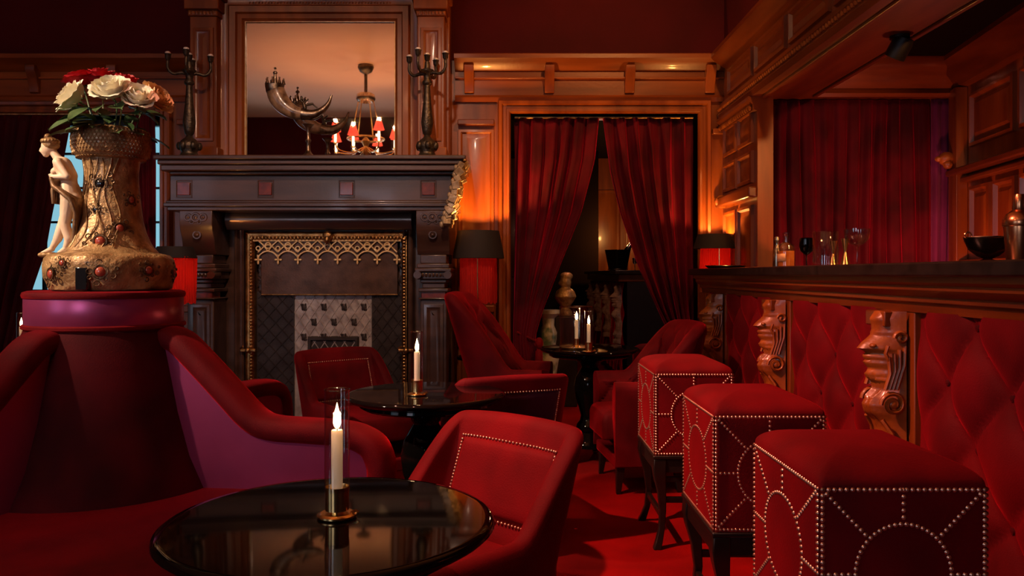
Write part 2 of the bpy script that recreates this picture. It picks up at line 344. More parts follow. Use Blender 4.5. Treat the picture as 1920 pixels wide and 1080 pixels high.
# bar alcove
wn = struct(MB().box(1.66, 3.1, 5.12, 5.3, 0, 2.6).build('wall_alcove', V['wood'], smooth=0))
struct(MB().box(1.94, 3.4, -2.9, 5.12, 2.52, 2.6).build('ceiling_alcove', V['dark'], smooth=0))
MB().prism([(5.12,2.30),(5.0,2.30),(4.98,2.32),(5.0,2.35),(4.98,2.37),(4.95,2.40),(4.93,2.43),(4.88,2.46),(4.85,2.50),(4.85,2.52),(5.12,2.52)], 'x', 1.94, 2.86).build('pelmet_cornice', V['wood_h'], wn, smooth=40)
ang = math.atan2(-.146, -1.0)
MR = Matrix.Translation((2.86, 5.02, 0)) @ Euler((0, 0, -PI/2-.145)).to_matrix().to_4x4()   # local +u runs toward the camera
wr = struct(MB().box(-.3, 7.9, 0, .1, 0, 2.6, MR).build('wall_right', V['wood'], smooth=0))
MB().prism([(0,2.34),(-.05,2.35),(-.06,2.38),(-.11,2.42),(-.13,2.46),(-.16,2.49),(-.16,2.52),(0,2.52)], 'x', 0, 3, MR).build('cornice', V['wood_y'], wr, smooth=40)
MB().box(.02, .14, -.07, 0, .0, 2.34, MR).build('pilaster', V['wood'], wr, bevel=.006)
MB().box(.02, 3, -.09, 0, 1.79, 1.83, MR).build('moulding', V['wood_y'], wr, bevel=.01)
MB().box(.14, 3, -.05, 0, 1.74, 1.77, MR).build('moulding', V['wood_y'], wr, bevel=.008)
MB().box(.14, 3, -.06, 0, 1.20, 1.26, MR).build('moulding', V['wood_y'], wr, bevel=.008)
ro = MB(); ro.ell((.07, -.1, 1.90), (.04,.05,.045), 10, 8, MR); ro.ell((.07, -.14, 1.90), (.02,.03,.02), 8, 6, MR); ro.ell((.09, -.1, 1.86), (.03,.03,.03), 8, 6, MR)
ro.build('rosette', V['carved'], wr)
for i in range(4):
    u = .20+i*.62; panel(u, u+.56, 1.95, 2.28, MR, wr, t=.022)
for i in range(8):
    u = .20+i*.31; panel(u, u+.27, 1.30, 1.71, MR, wr, t=.022)
# second room seen through the doorway
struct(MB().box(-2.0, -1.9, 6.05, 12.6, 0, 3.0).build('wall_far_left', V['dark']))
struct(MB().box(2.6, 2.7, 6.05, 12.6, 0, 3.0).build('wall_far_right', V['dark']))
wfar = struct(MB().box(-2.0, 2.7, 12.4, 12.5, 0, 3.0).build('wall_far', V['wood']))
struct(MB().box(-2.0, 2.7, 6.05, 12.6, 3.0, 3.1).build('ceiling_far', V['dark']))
MFr = Matrix.Translation((0, 12.4, 0))
for i in range(6): panel(-1.8+i*.72, -1.8+i*.72+.64, 1.1, 2.5, MFr, wfar)
MB().box(.2, 1.28, 11.6, 12.4, 0, 3.0).build('dark_block', V['dark'], wfar, label='dark block added to narrow the lit strip of far wall')  # added block, makes the far room dark beside the lit strip

# ------------------------------------------------------------------ curtains
def curtain(name, label, m, xo, xi_tab, z0, z1, y, npl, depth, cat='curtain', loc_tie=None, dirn=1, group=None, back=0):
    """xo outer edge, xi_tab inner edge by z."""
    def fn(u, v):
        z = z1+(z0-z1)*v; xi = interp(xi_tab, z); 
        width = abs(xi-xo); full = abs(xi_tab[-1][1]-xo)
        u2 = u + .012*math.sin(9*u+5*v)
        x = xo+(xi-xo)*u
        gath = depth*(.45+.55*sm(0,.15,v))*(1 if width > .5*full else 1.1)
        a = 2*PI*npl*u2
        yy = y + gath*(math.sin(a)+.35*math.sin(2.3*a+1+2*v))*(.8+.2*math.sin(3*v+u*11)) - back*u*sm(0,1,v)
        return (x+.25*gath*math.cos(a), yy, z)
    return MB().grid(npl*12, 46, fn).build(name, V[m], smooth=180, solid=.006, label=label, cat=cat, group=group)
def zt(y, Y): return CAMZ+(514-y)*Y/1470
Yc = W+.08
def xt(px): return (px-960)*Yc/1470
LT = sorted([(zt(y,Yc), xt(x)) for y, x in [(218,1122),(300,1112),(400,1086),(500,1046),(580,1015),(632,1000),(700,1012),(810,1016)]])
RT = sorted([(zt(y,Yc), xt(x)) for y, x in [(218,1129),(320,1141),(400,1160),(500,1194),(580,1232),(640,1262),(720,1262),(810,1260)]])
curtain('curtain', 'dark red velvet curtain on the left half of the doorway, tied back low', 'curtain', .012, LT, .02, 2.34, Yc, 6, .046)
curtain('curtain', 'dark red velvet curtain on the right half of the doorway, swept toward the bar', 'curtain', 1.352, RT, .02, 2.34, Yc, 6, .046)
MB().tube([(.02,Yc,2.345),(1.36,Yc,2.345)], .010).build('curtain_rail', V['oldbrass'], label='thin brass curtain rail inside the top of the doorway', cat='rail')
tb = thing('curtain_tieback', 'round red tassel tieback on the left doorway curtain', 'tieback', (.20, Yc-.10, .66))
MB().ell((0,0,0), (.03,.03,.045), 12, 8).build('tassel_knot', V['velvet_bright'], tb)
MB().lathe([(.01,-.04),(.025,-.06),(.03,-.18),(.028,-.19)], 14).build('tassel', V['velvet'], tb)
MB().tube([(0,.04,.0),(-.06,.05,.03),(-.17,.08,.08)], .009).build('cord', V['velvet'], tb)
# left window curtains, just in front of the opening
Yl = W-.07
def xl(px): return (px-960)*Yl/1470
LW = sorted([(zt(y,Yl), xl(x)) for y, x in [(212,135),(330,112),(400,98),(470,86),(540,62),(640,34),(760,10),(838,5)]])
curtain('curtain', 'nearly black velvet curtain at the far left window, swept to the left', 'curtain_dark', -4.1, LW, .02, 2.33, Yl, 8, .035)
curtain('curtain', 'narrow dark red curtain behind the flower vase beside the fireplace', 'curtain', -2.615, [(0,xl(262)),(2.33,xl(240))], .02, 2.33, Yl, 4, .022)
MB().tube([(-3.95,Yl,2.338),(-2.60,Yl,2.338)], .009).build('curtain_rail', V['oldbrass'], label='thin rail along the top of the left window', cat='rail')
# alcove curtains
curtain('curtain', 'wide crimson curtain across the alcove behind the bar', 'curtain', 1.67, [(0,2.69),(2.3,2.69)], .02, 2.295, 5.06, 11, .024)
curtain('curtain', 'narrow curtain in the corner beside the right wall panelling, daylight put into its purple', 'curtain_daylit', 2.70, [(0,2.80),(2.3,2.86)], .02, 2.295, 5.05, 3, .018)

# ------------------------------------------------------------------ fireplace
fp = thing('fireplace', 'tall dark carved fireplace with red marble insets and gilt pierced valance', 'fireplace', (0,0,0))
E = V['ebony']
def fb(name, x0, x1, y0, y1, z0, z1, m=E, bv=.006, **k): return MB().box(x0, x1, y0, y1, z0, z1).build(name, m, fp, bevel=bv, **k)
XL, XR = -2.33, -.30
# mantel shelf, stepped
sh = MB()
for z0, z1, o in [(1.915,1.944,0),(1.885,1.915,.02),(1.845,1.885,.035),(1.825,1.845,.075)]:
    sh.box(XL+o, XR-o, 5.08+o, W, z0, z1)
sh.build('mantel_shelf', E, fp, bevel=.007)
fb('frieze', -2.27, -.40, 5.20, W, 1.655, 1.825)
fr = MB(); fr.box(-2.29, -.385, 5.18, W, 1.64, 1.656); fr.box(-2.30, -.375, 5.165, W, 1.615, 1.641); fr.box(-2.28, -.395, 5.18, W, 1.59, 1.616); fr.build('architrave', E, fp, bevel=.005)
for px in (345, 498, 650, 803):
    x = (px-960)*5.2/1470
    MB().rings([(x-.055,x+.055,1.675,1.795,0),(x-.053,x+.053,1.677,1.793,.004),(x-.05,x+.05,1.68,1.79,.004),(x-.046,x+.046,1.684,1.786,-.0)], Matrix.Translation((0,5.199,0)), fill=False).build('tile_frame', E, fp)
    fb('marble_tile', x-.042, x+.042, 5.188, 5.202, 1.693, 1.777, V['redtile'], .003)
# columns with corbels
def fcolumn(xc, s):
    """xc centre of the pilaster"""
    h = .088
    fb('pilaster', xc-h, xc+h, 5.26, 5.5, .16, 1.0)
    MB().rings(RP(xc-h+.02, xc+h-.02, .20, .97, .01), Matrix.Translation((0,5.26,0))).build('pilaster_panel', E, fp)
    b = MB(); b.box(xc-h-.03, xc+h+.03, 5.22, 5.5, 0, .10); b.box(xc-h-.015, xc+h+.015, 5.24, 5.5, .10, .16); b.build('plinth', E, fp, bevel=.008)
    fb('marble_band', xc-h+.006, xc+h-.006, 5.252, 5.4, 1.005, 1.055, V['redtile'], .004)
    c = MB()
    for z0, z1, o in [(1.0,1.012,.012),(1.05,1.075,.012),(1.075,1.11,-.012),(1.11,1.135,0),(1.135,1.185,.02),(1.185,1.21,.034),(1.21,1.24,.02),(1.24,1.30,.0)]:
        c.box(xc-h-o, xc+h+o, 5.25-o, 5.5, z0, z1)
    c.build('capital', E, fp, bevel=.008)
    for sx in (-1, 1):
        MB().tube([(xc+sx*(h+.012), 5.18, 1.165), (xc+sx*(h+.012), 5.30, 1.165)], .026, 14).build('volute', E, fp)
    e = MB()
    for i in range(7): e.ell((xc-h+.018+i*.0235, 5.222, 1.163), (.009,.008,.014), 8, 6)
    e.build('egg_carving', E, fp, kind='stuff')
    # bracket above the capital, swelling outwards
    q = [(5.5,1.30),(5.26,1.30),(5.235,1.33),(5.22,1.40),(5.19,1.46),(5.18,1.50),(5.18,1.59),(5.5,1.59)]
    MB().prism(q, 'x', xc-h-.02, xc+h+.02).build('bracket', E, fp, smooth=50, bevel=.004)
    g = MB()
    for dx, z, r in [(-.05,1.545,.022),(0,1.545,.026),(.05,1.545,.022),(-.025,1.515,.012),(.025,1.515,.012),(0,1.43,.024)]:
        g.add(*[l for l in torus_data(r, r*.3, Matrix.Translation((xc+dx, 5.178 if z > 1.5 else 5.20, z)) @ Euler((PI/2,0,0)).to_matrix().to_4x4())])
        g.ell((xc+dx, 5.178 if z > 1.5 else 5.20, z), (r*.45, .008, r*.45), 8, 6)
    g.build('carved_foliage', E, fp, kind='stuff')
def torus_data(R, r, M, n=14, m=6):
    vs = [M @ Vector(((R+r*math.cos(2*PI*j/m))*math.cos(2*PI*i/n), (R+r*math.cos(2*PI*j/m))*math.sin(2*PI*i/n), r*math.sin(2*PI*j/m))) for i in range(n) for j in range(m)]
    fs = [(i*m+j, ((i+1) % n)*m+j, ((i+1) % n)*m+(j+1) % m, i*m+(j+1) % m) for i in range(n) for j in range(m)]
    return vs, fs
fcolumn((376-960)*5.26/1470, -1); fcolumn((813-960)*5.26/1470, 1)
# pale carved ends of the entablature on the right flank
ce = MB(); random.seed(3)
for i in range(10):
    z = 1.885-.045*i if i < 6 else 1.62-.035*(i-6)
    for j in range(4):
        b = .020+.006*((i+j) % 2); x = (-.335+.030*min(i, 5 if False else i)*(-.35)) + (.0 if i < 6 else -.0)
        ce.box(-b, b, -b, b, -b, b, TR(x+.012*(j % 2), 5.12+j*.07, z+.012*(j % 2), .3+.4*j, .5+.3*i, .3))
        ce.ell((x-.03, 5.115+j*.07, z-.02), (.016,.018,.022), 8, 6)
ce.build('carved_end', V['cream'], fp, bevel=.006, kind='stuff', label='pale chunky carving on the right flank of the mantel')
# surround
Ys = 5.44
x0, x1 = (440-960)*Ys/1470, (775-960)*Ys/1470
ztop = CAMZ+(514-432)*Ys/1470
fb('back_panel', -2.25, -.42, 5.5, W, 0, 1.6)
U = MB(); secs = []
for o, d in [(0,-.03),(0,.02),(.012,.03),(.02,.012),(.032,.012),(.045,.035),(.06,.03),(.07,.005),(.075,-.05)]:
    secs.append([(x0+.07-o, Ys-d, 0), (x0+.07-o, Ys-d, ztop-.0+o*1.9), (x1-.07+o, Ys-d, ztop-.0+o*1.9), (x1-.07+o, Ys-d, 0)])
U.loft(secs, cap=False, closed=False); U.build('surround_moulding', E, fp, smooth=50)
lz0, lz1 = CAMZ+(514-431)*5.4/1470, CAMZ+(514-393)*5.4/1470
lp = [(5.5, lz0), (5.42, lz0)]+[(5.405-.045*math.sin(PI*k/10), lz0+(lz1-lz0)*k/10) for k in range(11)]+[(5.5, lz1)]
MB().prism(lp, 'x', (425-960)*5.4/1470, (772-960)*5.4/1470).build('lintel_roll', V['lintel_highlight'], fp, smooth=60, label='convex polished lintel, highlight put into its pale colour')
# brass frame
bx0, bx1 = (461-960)*Ys/1470, (771-960)*Ys/1470
bz = CAMZ+(514-434)*Ys/1470
B = MB(); secs = []
for o, d in [(0,-.01),(0,.015),(.008,.022),(.016,.012),(.03,.012),(.045,.026),(.06,.015),(.066,0),(.066,-.03)]:
    secs.append([(bx0+o, Ys-d, 0), (bx0+o, Ys-d, bz-o), (bx1-o, Ys-d, bz-o), (bx1-o, Ys-d, 0)])
B.loft(secs, cap=False, closed=False); B.build('brass_frame', V['oldbrass'], fp, smooth=50)
r = MB()
for i in range(62): r.ell((bx0+.045, Ys-.03, .04+i*.0225), (.012,.006,.008), 6, 5); r.ell((bx1-.045, Ys-.03, .04+i*.0225), (.012,.006,.008), 6, 5)
for i in range(44): r.ell((bx0+.05+i*.0246, Ys-.03, bz-.045), (.008,.006,.012), 6, 5)
r.build('rope_beading', V['oldbrass'], fp, kind='stuff')
for x in (bx0+.03, bx1-.03):
    k = MB(); z = CAMZ+(514-656)*Ys/1470
    k.tube([(x-.05, Ys-.04, z), (x+.05, Ys-.04, z)], .012, 10); k.tube([(x-.055,Ys-.04,z+.012),(x-.03,Ys-.06,z+.03)], .006); k.ell((x, Ys-.05, z), .02)
    k.build('frame_clasp', V['oldbrass'], fp)
k = MB(); k.ell(((617-960)*Ys/1470, Ys-.05, bz-.03), (.035,.02,.035)); k.ell(((617-960)*Ys/1470, Ys-.06, bz-.06), (.02,.02,.03)); k.build('cartouche', V['oldbrass'], fp)
# pierced gilt valance
Yv = Ys-.012; sc = Yv/1470
def vx(px): return (px-960)*sc
vz0 = CAMZ+(514-451)*sc; vz1 = CAMZ+(514-486)*sc
g = MB(); w8 = 37.2*sc; gx0 = vx(484)
g.tube([(vx(475),Yv,vz0),(vx(752),Yv,vz0)], .008, 6)
H = vz0-vz1
for i in range(8):
    x = gx0+i*w8
    g.tube([(x, Yv, vz1+.03), (x, Yv, vz1-.035)], [.010,.004], 6)
    g.ell((x-.016, Yv, vz1-.004), (.012,.006,.008), 8, 5); g.ell((x+.016, Yv, vz1-.004), (.012,.006,.008), 8, 5); g.ell((x, Yv, vz1-.022), (.008,.006,.014), 8, 5)
    if i < 7:
        def arc(xa, xb, za, zb, k, n=10): return [(xa+(xb-xa)*t/n, Yv, za+(zb-za)*math.sin(PI/2*(t/n)**k)) for t in range(n+1)]
        c = x+w8/2
        g.tube(arc(x, c, vz1+.012, vz1+.055, .8), .0065, 6); g.tube(arc(x+w8, c, vz1+.012, vz1+.055, .8), .0065, 6)
        g.tube(arc(x, c, vz1+.05, vz1+.10, 1.2), .0055, 6); g.tube(arc(x+w8, c, vz1+.05, vz1+.10, 1.2), .0055, 6)
        g.tube([(x, Yv, vz0), (x+w8*.25, Yv, vz0-.03), (c, Yv, vz1+.055)], .0055, 6); g.tube([(x+w8, Yv, vz0), (x+w8*.75, Yv, vz0-.03), (c, Yv, vz1+.055)], .0055, 6)
        g.add(*torus_data(.020, .005, Matrix.Translation((c, Yv, vz0-.035)) @ Euler((PI/2,0,0)).to_matrix().to_4x4()))
        g.add(*torus_data(.014, .0045, Matrix.Translation((x, Yv, vz1+.075)) @ Euler((PI/2,0,0)).to_matrix().to_4x4()))
g.build('pierced_valance', V['gilt'], fp, smooth=60, label='gilt gothic fretwork valance')
# hood
hz0, hz1 = CAMZ+(514-552)*5.5/1470, CAMZ+(514-448)*5.5/1470
hd = MB(); hd.loft([[(vx(488),5.440,hz1),(vx(745),5.440,hz1),(vx(745),5.453,hz1),(vx(488),5.453,hz1)], [(vx(488),5.447,hz0),(vx(745),5.447,hz0),(vx(745),5.462,hz0),(vx(488),5.462,hz0)]])
hd.build('hood', V['hood'], fp, bevel=.003)
MB().tube([(vx(488),5.450,hz0),(vx(745),5.450,hz0)], .006, 8).build('hood_edge', V['oldbrass'], fp)
# fire opening: splayed cheeks and iron fireback stand proud of the back panel
fx0, fx1 = (553-960)*5.49/1470, (698-960)*5.49/1470
ox0, ox1 = vx(478), vx(754)
fk = MB()
MB().box(fx0, fx1, 5.484, 5.499, 0, hz0+.02).build('fireback', V['iron'], fp)
lt = MB(); D = .140; zc = hz0
clipd = lambda x: fx0+.005 <= x <= fx1-.005
for i in range(-8, 14):
    for sgn in (1, -1):
        pts = []
        for t in range(41):
            x = fx0+(fx1-fx0)*t/40; z = zc-.02+ sgn*(x-fx0)*1.5 - i*.105*1.0
            if .5 < z < hz0+.01: pts.append((x, 5.482, z))
        if len(pts) > 1: lt.tube([pts[0], pts[-1]], .0045, 5)
lt.build('lattice', V['iron'], fp, kind='stuff')
mo = MB()
for r_ in range(6):
    for c_ in range(5):
        x = fx0+.065+c_*.14-(.07 if r_ % 2 else 0); z = hz0-.09-r_*.105
        if fx0+.02 < x < fx1-.02:
            mo.ell((x, 5.482, z), (.020,.007,.028), 8, 6); mo.ell((x-.014, 5.479, z+.02), (.010,.006,.008), 6, 5); mo.ell((x+.013, 5.479, z-.014), (.009,.006,.012), 6, 5); mo.ell((x+.012, 5.479, z+.02), (.006,.006,.01), 6, 5)
mo.build('relief_motif', V['iron_dark'], fp, kind='stuff')
MB().rings([(fx0+.09,fx1-.09,.1,CAMZ+(514-630)*5.49/1470,0),(fx0+.10,fx1-.10,.11,CAMZ+(514-633)*5.49/1470,.02),(fx0+.115,fx1-.115,.125,CAMZ+(514-637)*5.49/1470,.02),(fx0+.12,fx1-.12,.13,CAMZ+(514-639)*5.49/1470,.004)], Matrix.Translation((0,5.484,0))).build('ash_panel', V['iron_dark'], fp)
for a, b in ((ox0, fx0), (fx1, ox1)):
    ck = MB(); ya, yb = (5.45, 5.49) if a == ox0 else (5.49, 5.45)
    ck.box(a, b, 5.47, 5.495, 0, hz0+.02); ck.build('cheek', V['iron_dark'], fp)
    l2 = MB()
    for i in range(14):
        z = i*.10
        l2.tube([(a+.01, 5.468, z), (b-.01, 5.468, z+.26)], .004, 5); l2.tube([(a+.01, 5.468, z+.26), (b-.01, 5.468, z)], .004, 5)
    l2.build('cheek_lattice', V['iron_dark'], fp, kind='stuff')
MB().box(-1.88, -.45, 4.95, 5.22, 0, .03).build('hearth_slab', V['stone_top'], fp, bevel=.006)

# ------------------------------------------------------------------ overmantel with mirror
om = thing('overmantel', 'carved wooden overmantel framing a large square mirror above the mantel', 'overmantel')
def ob(name, x0, x1, y0, y1, z0, z1, m='wood', bv=.006): return MB().box(x0, x1, y0, y1, z0, z1).build(name, V[m], om, bevel=bv)
Ym = 5.62; z0, z1 = CAMZ+(514-289)*Ym/1470-.02, CAMZ+(514-42)*Ym/1470
mx0, mx1 = (461-960)*Ym/1470, (741-960)*Ym/1470
ob('backing', -2.30, -.45, 5.64, W, 1.944, 3.4)
MB().box(mx0, mx1, Ym, Ym+.015, 1.945, z1).build('mirror', V['mirror'], om)
secs = []
F = MB()
for o, d in [(-.0,-.01),(-.0,.012),(.012,.018),(.02,.03),(.05,.03),(.06,.05),(.10,.055),(.115,.035),(.15,.035),(.17,.05),(.19,.05),(.195,-.01)]:
    secs.append([(mx0-o, Ym-d, 1.945), (mx0-o, Ym-d, z1+o), (mx1+o, Ym-d, z1+o), (mx1+o, Ym-d, 1.945)])
F.loft(secs, cap=False, closed=False); F.build('mirror_frame', V['wood'], om, smooth=40)
lf = MB()
for i in range(3): pass
MB().tube([(mx0,Ym-.014,1.95),(mx0,Ym-.014,z1),(mx1,Ym-.014,z1),(mx1,Ym-.014,1.95)], .004, 6).build('fillet', V['gilt'], om)
for pc, s in (((381-960)*5.5/1470, -1), ((808-960)*5.5/1470, 1)):
    ob('pilaster', pc-.095, pc+.095, 5.50, 5.66, 1.944, 2.98)
    MB().rings(RP(pc-.075, pc+.075, 2.10, 2.90, .010), Matrix.Translation((0,5.5,0))).build('panel', V['wood'], om)
    ob('pilaster_base', pc-.11, pc+.11, 5.48, 5.66, 1.944, 2.06)
    cp = MB(); cp.box(pc-.105, pc+.105, 5.49, 5.66, 2.98, 3.02); cp.box(pc-.12, pc+.12, 5.46, 5.66, 3.02, 3.10); cp.box(pc-.14, pc+.14, 5.44, 5.66, 3.10, 3.2); cp.build('capital', V['wood'], om, bevel=.006)
    e = MB()
    for i in range(8): e.ell((pc-.09+i*.026, 5.488, 3.0), (.010,.006,.014), 6, 5)
    e.build('capital_beading', V['carved'], om, kind='stuff')
e = MB()
for i in range(46): e.ell((mx0+.04+i*.0222, 5.60, z1+.13), (.009,.03,.010), 6, 5)
e.build('bead_carving', V['carved'], om, kind='stuff')
ob('cornice', -2.34, -.42, 5.46, 5.7, 3.2, 3.3, 'wood_h')

# ------------------------------------------------------------------ bar
bar = thing('bar_counter', 'long wooden bar with black top, tufted red velvet front and carved corbels', 'bar', (0,0,0))
MB().prism([(1.18,-.2),(1.18,5.25),(1.54,5.25),(1.54,4.94),(1.85,4.94),(1.85,-.2)], 'z', 1.163, 1.205).build('countertop', V['stone_top'], bar, bevel=.006)
MB().prism([(1.31,1.163),(1.205,1.163),(1.205,1.145),(1.222,1.135),(1.222,1.122),(1.235,1.108),(1.25,1.10),(1.25,1.085),(1.262,1.078),(1.268,1.05),(1.31,1.05)], 'y', -.2, 5.22).build('edge_moulding', V['wood_y'], bar, smooth=30)
bb = MB(); bb.box(1.30, 1.54, -.2, 5.2, .0, 1.163); bb.build('bar_body', V['wood'], bar)
MB().box(1.27, 1.31, -.2, 5.2, 0, .16).build('kick_board', V['wood_y'], bar, bevel=.006)
MB().box(1.24, 1.31, 5.02, 5.2, 0.16, 1.05).build('end_pilaster', V['wood'], bar, bevel=.008)
def corbel_mesh():
    c = MB()
    prof = [(0,.075),(.03,.095),(.05,.090),(.075,.088),(.095,.098),(.105,.108),(.125,.128),(.145,.142),(.155,.118),(.165,.112),(.172,.124),(.182,.120),(.188,.112),(.197,.122),(.208,.115),(.222,.104),(.24,.112),(.258,.104),(.275,.085),(.30,.080),(.33,.105),(.36,.118),(.39,.112),(.42,.088),(.45,.078),(.50,.072),(.55,.076),(.58,.090),(.61,.100),(.64,.090),(.66,.080),(.67,.10),(.72,.10)]
    Hh = .72
    def fn(u, v):
        a = (u*2-1); s_ = v*Hh; p = interp(prof, s_)
        yy = a*.068
        fall = (1-abs(a)**2.6)
        fm = 1.0
        if .09 < s_ < .26: fall = (1-abs(a)**1.7)**.8; fm = 1-.12*max(0, math.sin(a*PI*1.5))*(1 if abs(a) > .35 else 0)
        x = .012+(p-.012)*fall*fm
        if .24 < s_ < .34: x += .006*math.sin(a*26)*fall
        if s_ > .34: x += .004*math.sin(a*18+s_*40)*fall
        return (-x, yy, 1.05-s_*.85)
    c.grid(26, 110, fn); return c
cm = corbel_mesh()
def spiral(x, y, z, R, turns=1.6, n=26, s=1): return [(x-s*(R*(1-.8*t/n))*math.cos(turns*2*PI*t/n), y, z+(R*(1-.8*t/n))*math.sin(turns*2*PI*t/n)) for t in range(n+1)]
proto = None
corb = []
for k, ye in enumerate((4.67, 3.59, 2.48, 1.38)):
    yc = ye+.085
    c = MB(); c.add(cm.v, cm.f, Matrix.Translation((1.275, yc+.012, 0)))
    if k == 0:
        o = MB().add(cm.v, cm.f).build('carved_corbel', V['carved'], bar, loc=(1.275, yc+.012, 0), smooth=70)
        d = MB(); ys = -.069
        for sgn in (1, -1):
            y_ = ys*sgn
            d.tube(spiral(-.055, y_, .752, .040), .0075, 6); d.tube(spiral(-.055, y_, .535, .032, s=-1), .007, 6)
            d.tube(spiral(-.030, y_, .965, .022, 1.2), .007, 6)
            d.tube([(-.072,y_,.94),(-.080,y_,.915),(-.068,y_,.89)], .006, 6)
            for q in range(4): d.tube([(-.018-.017*q, y_, .94-.012*q), (-.02-.015*q, y_, .88-.01*q), (-.045-.012*q, y_, .80-.0*q)], .0065, 6)
            d.tube([(-.085,y_*.8,.70),(-.060,y_,.66),(-.055,y_,.60),(-.075,y_*.9,.56)], .008, 6)
            d.ell((-.055, y_, .752), (.016,.008,.016), 8, 6); d.ell((-.104, y_*.45, .938), (.011,.016,.008), 8, 6)
            d.box(-.10, 0, ys, -ys, .43, .47); 
        d.build('scroll_carving', V['carved'], o, smooth=60)
        bk = MB(); bk.box(-.004, .03, -.10, .085, .16, 1.05); bk.box(-.075, .0, -.05, .085, 1.0, 1.05); bk.box(-.06, 0, -.085, .085, .40, .44); bk.build('backing_board', V['wood'], o, bevel=.004)
        pr = o
    else:
        o2 = link(pr.copy()); o2.parent = bar; o2.location = (1.275, yc+.012, 0)
        for ch in kids(pr): q = link(ch.copy()); q.parent = o2
def tuft(u, v, pitch_u, pitch_v):
    a = (u/pitch_u+v/pitch_v)*.5; b = (u/pitch_u-v/pitch_v)*.5
    return (abs(math.sin(PI*a)*math.sin(PI*b)))**.42
edges = [(4.855, 5.02), (3.775, 4.67), (2.665, 3.59), (1.565, 2.48), (.3, 1.38)]
for a, b in edges:
    Ln = b-a; Hh = .90
    def fn(u, v):
        y = a+Ln*u; z = .16+Hh*v-.005
        wob = .012*math.sin(7*z+3*y)+.008*math.sin(17*y)
        return (1.296-.046*tuft(y-a+wob, z+.6*wob, .15, .17)*(1+.2*math.sin(23*y+9*z))*min(1, 8*u, 8*(1-u))**.5-.004, y, z)
    MB().grid(max(8, int(Ln*70)), 70, fn).build('tufted_panel', V['velvet'], bar, smooth=180)
    bt = MB(); n = int(Ln/.15)
    for i in range(1, n+1):
        for j in range(1, 12):
            if (i+j) % 2 == 0:
                y = a+i*.15; z = j*.17
                if z < 1.03 and y < b-.05 and z > .2: bt.ell((1.287, y, z), (.006,.011,.011), 8, 5)
    if bt.v: bt.build('button', V['velvet_dark'], bar, kind='stuff')
# back counter behind bar
bc = thing('back_counter', 'low dark service counter behind the bar against the right wall', 'counter')
MB().box(2.02, 2.15, .5, 4.2, 0, .9).build('cabinet', V['black'], bc, bevel=.005)
MB().box(1.98, 2.16, .48, 4.22, .9, .93).build('worktop', V['stone_top'], bc, bevel=.004)

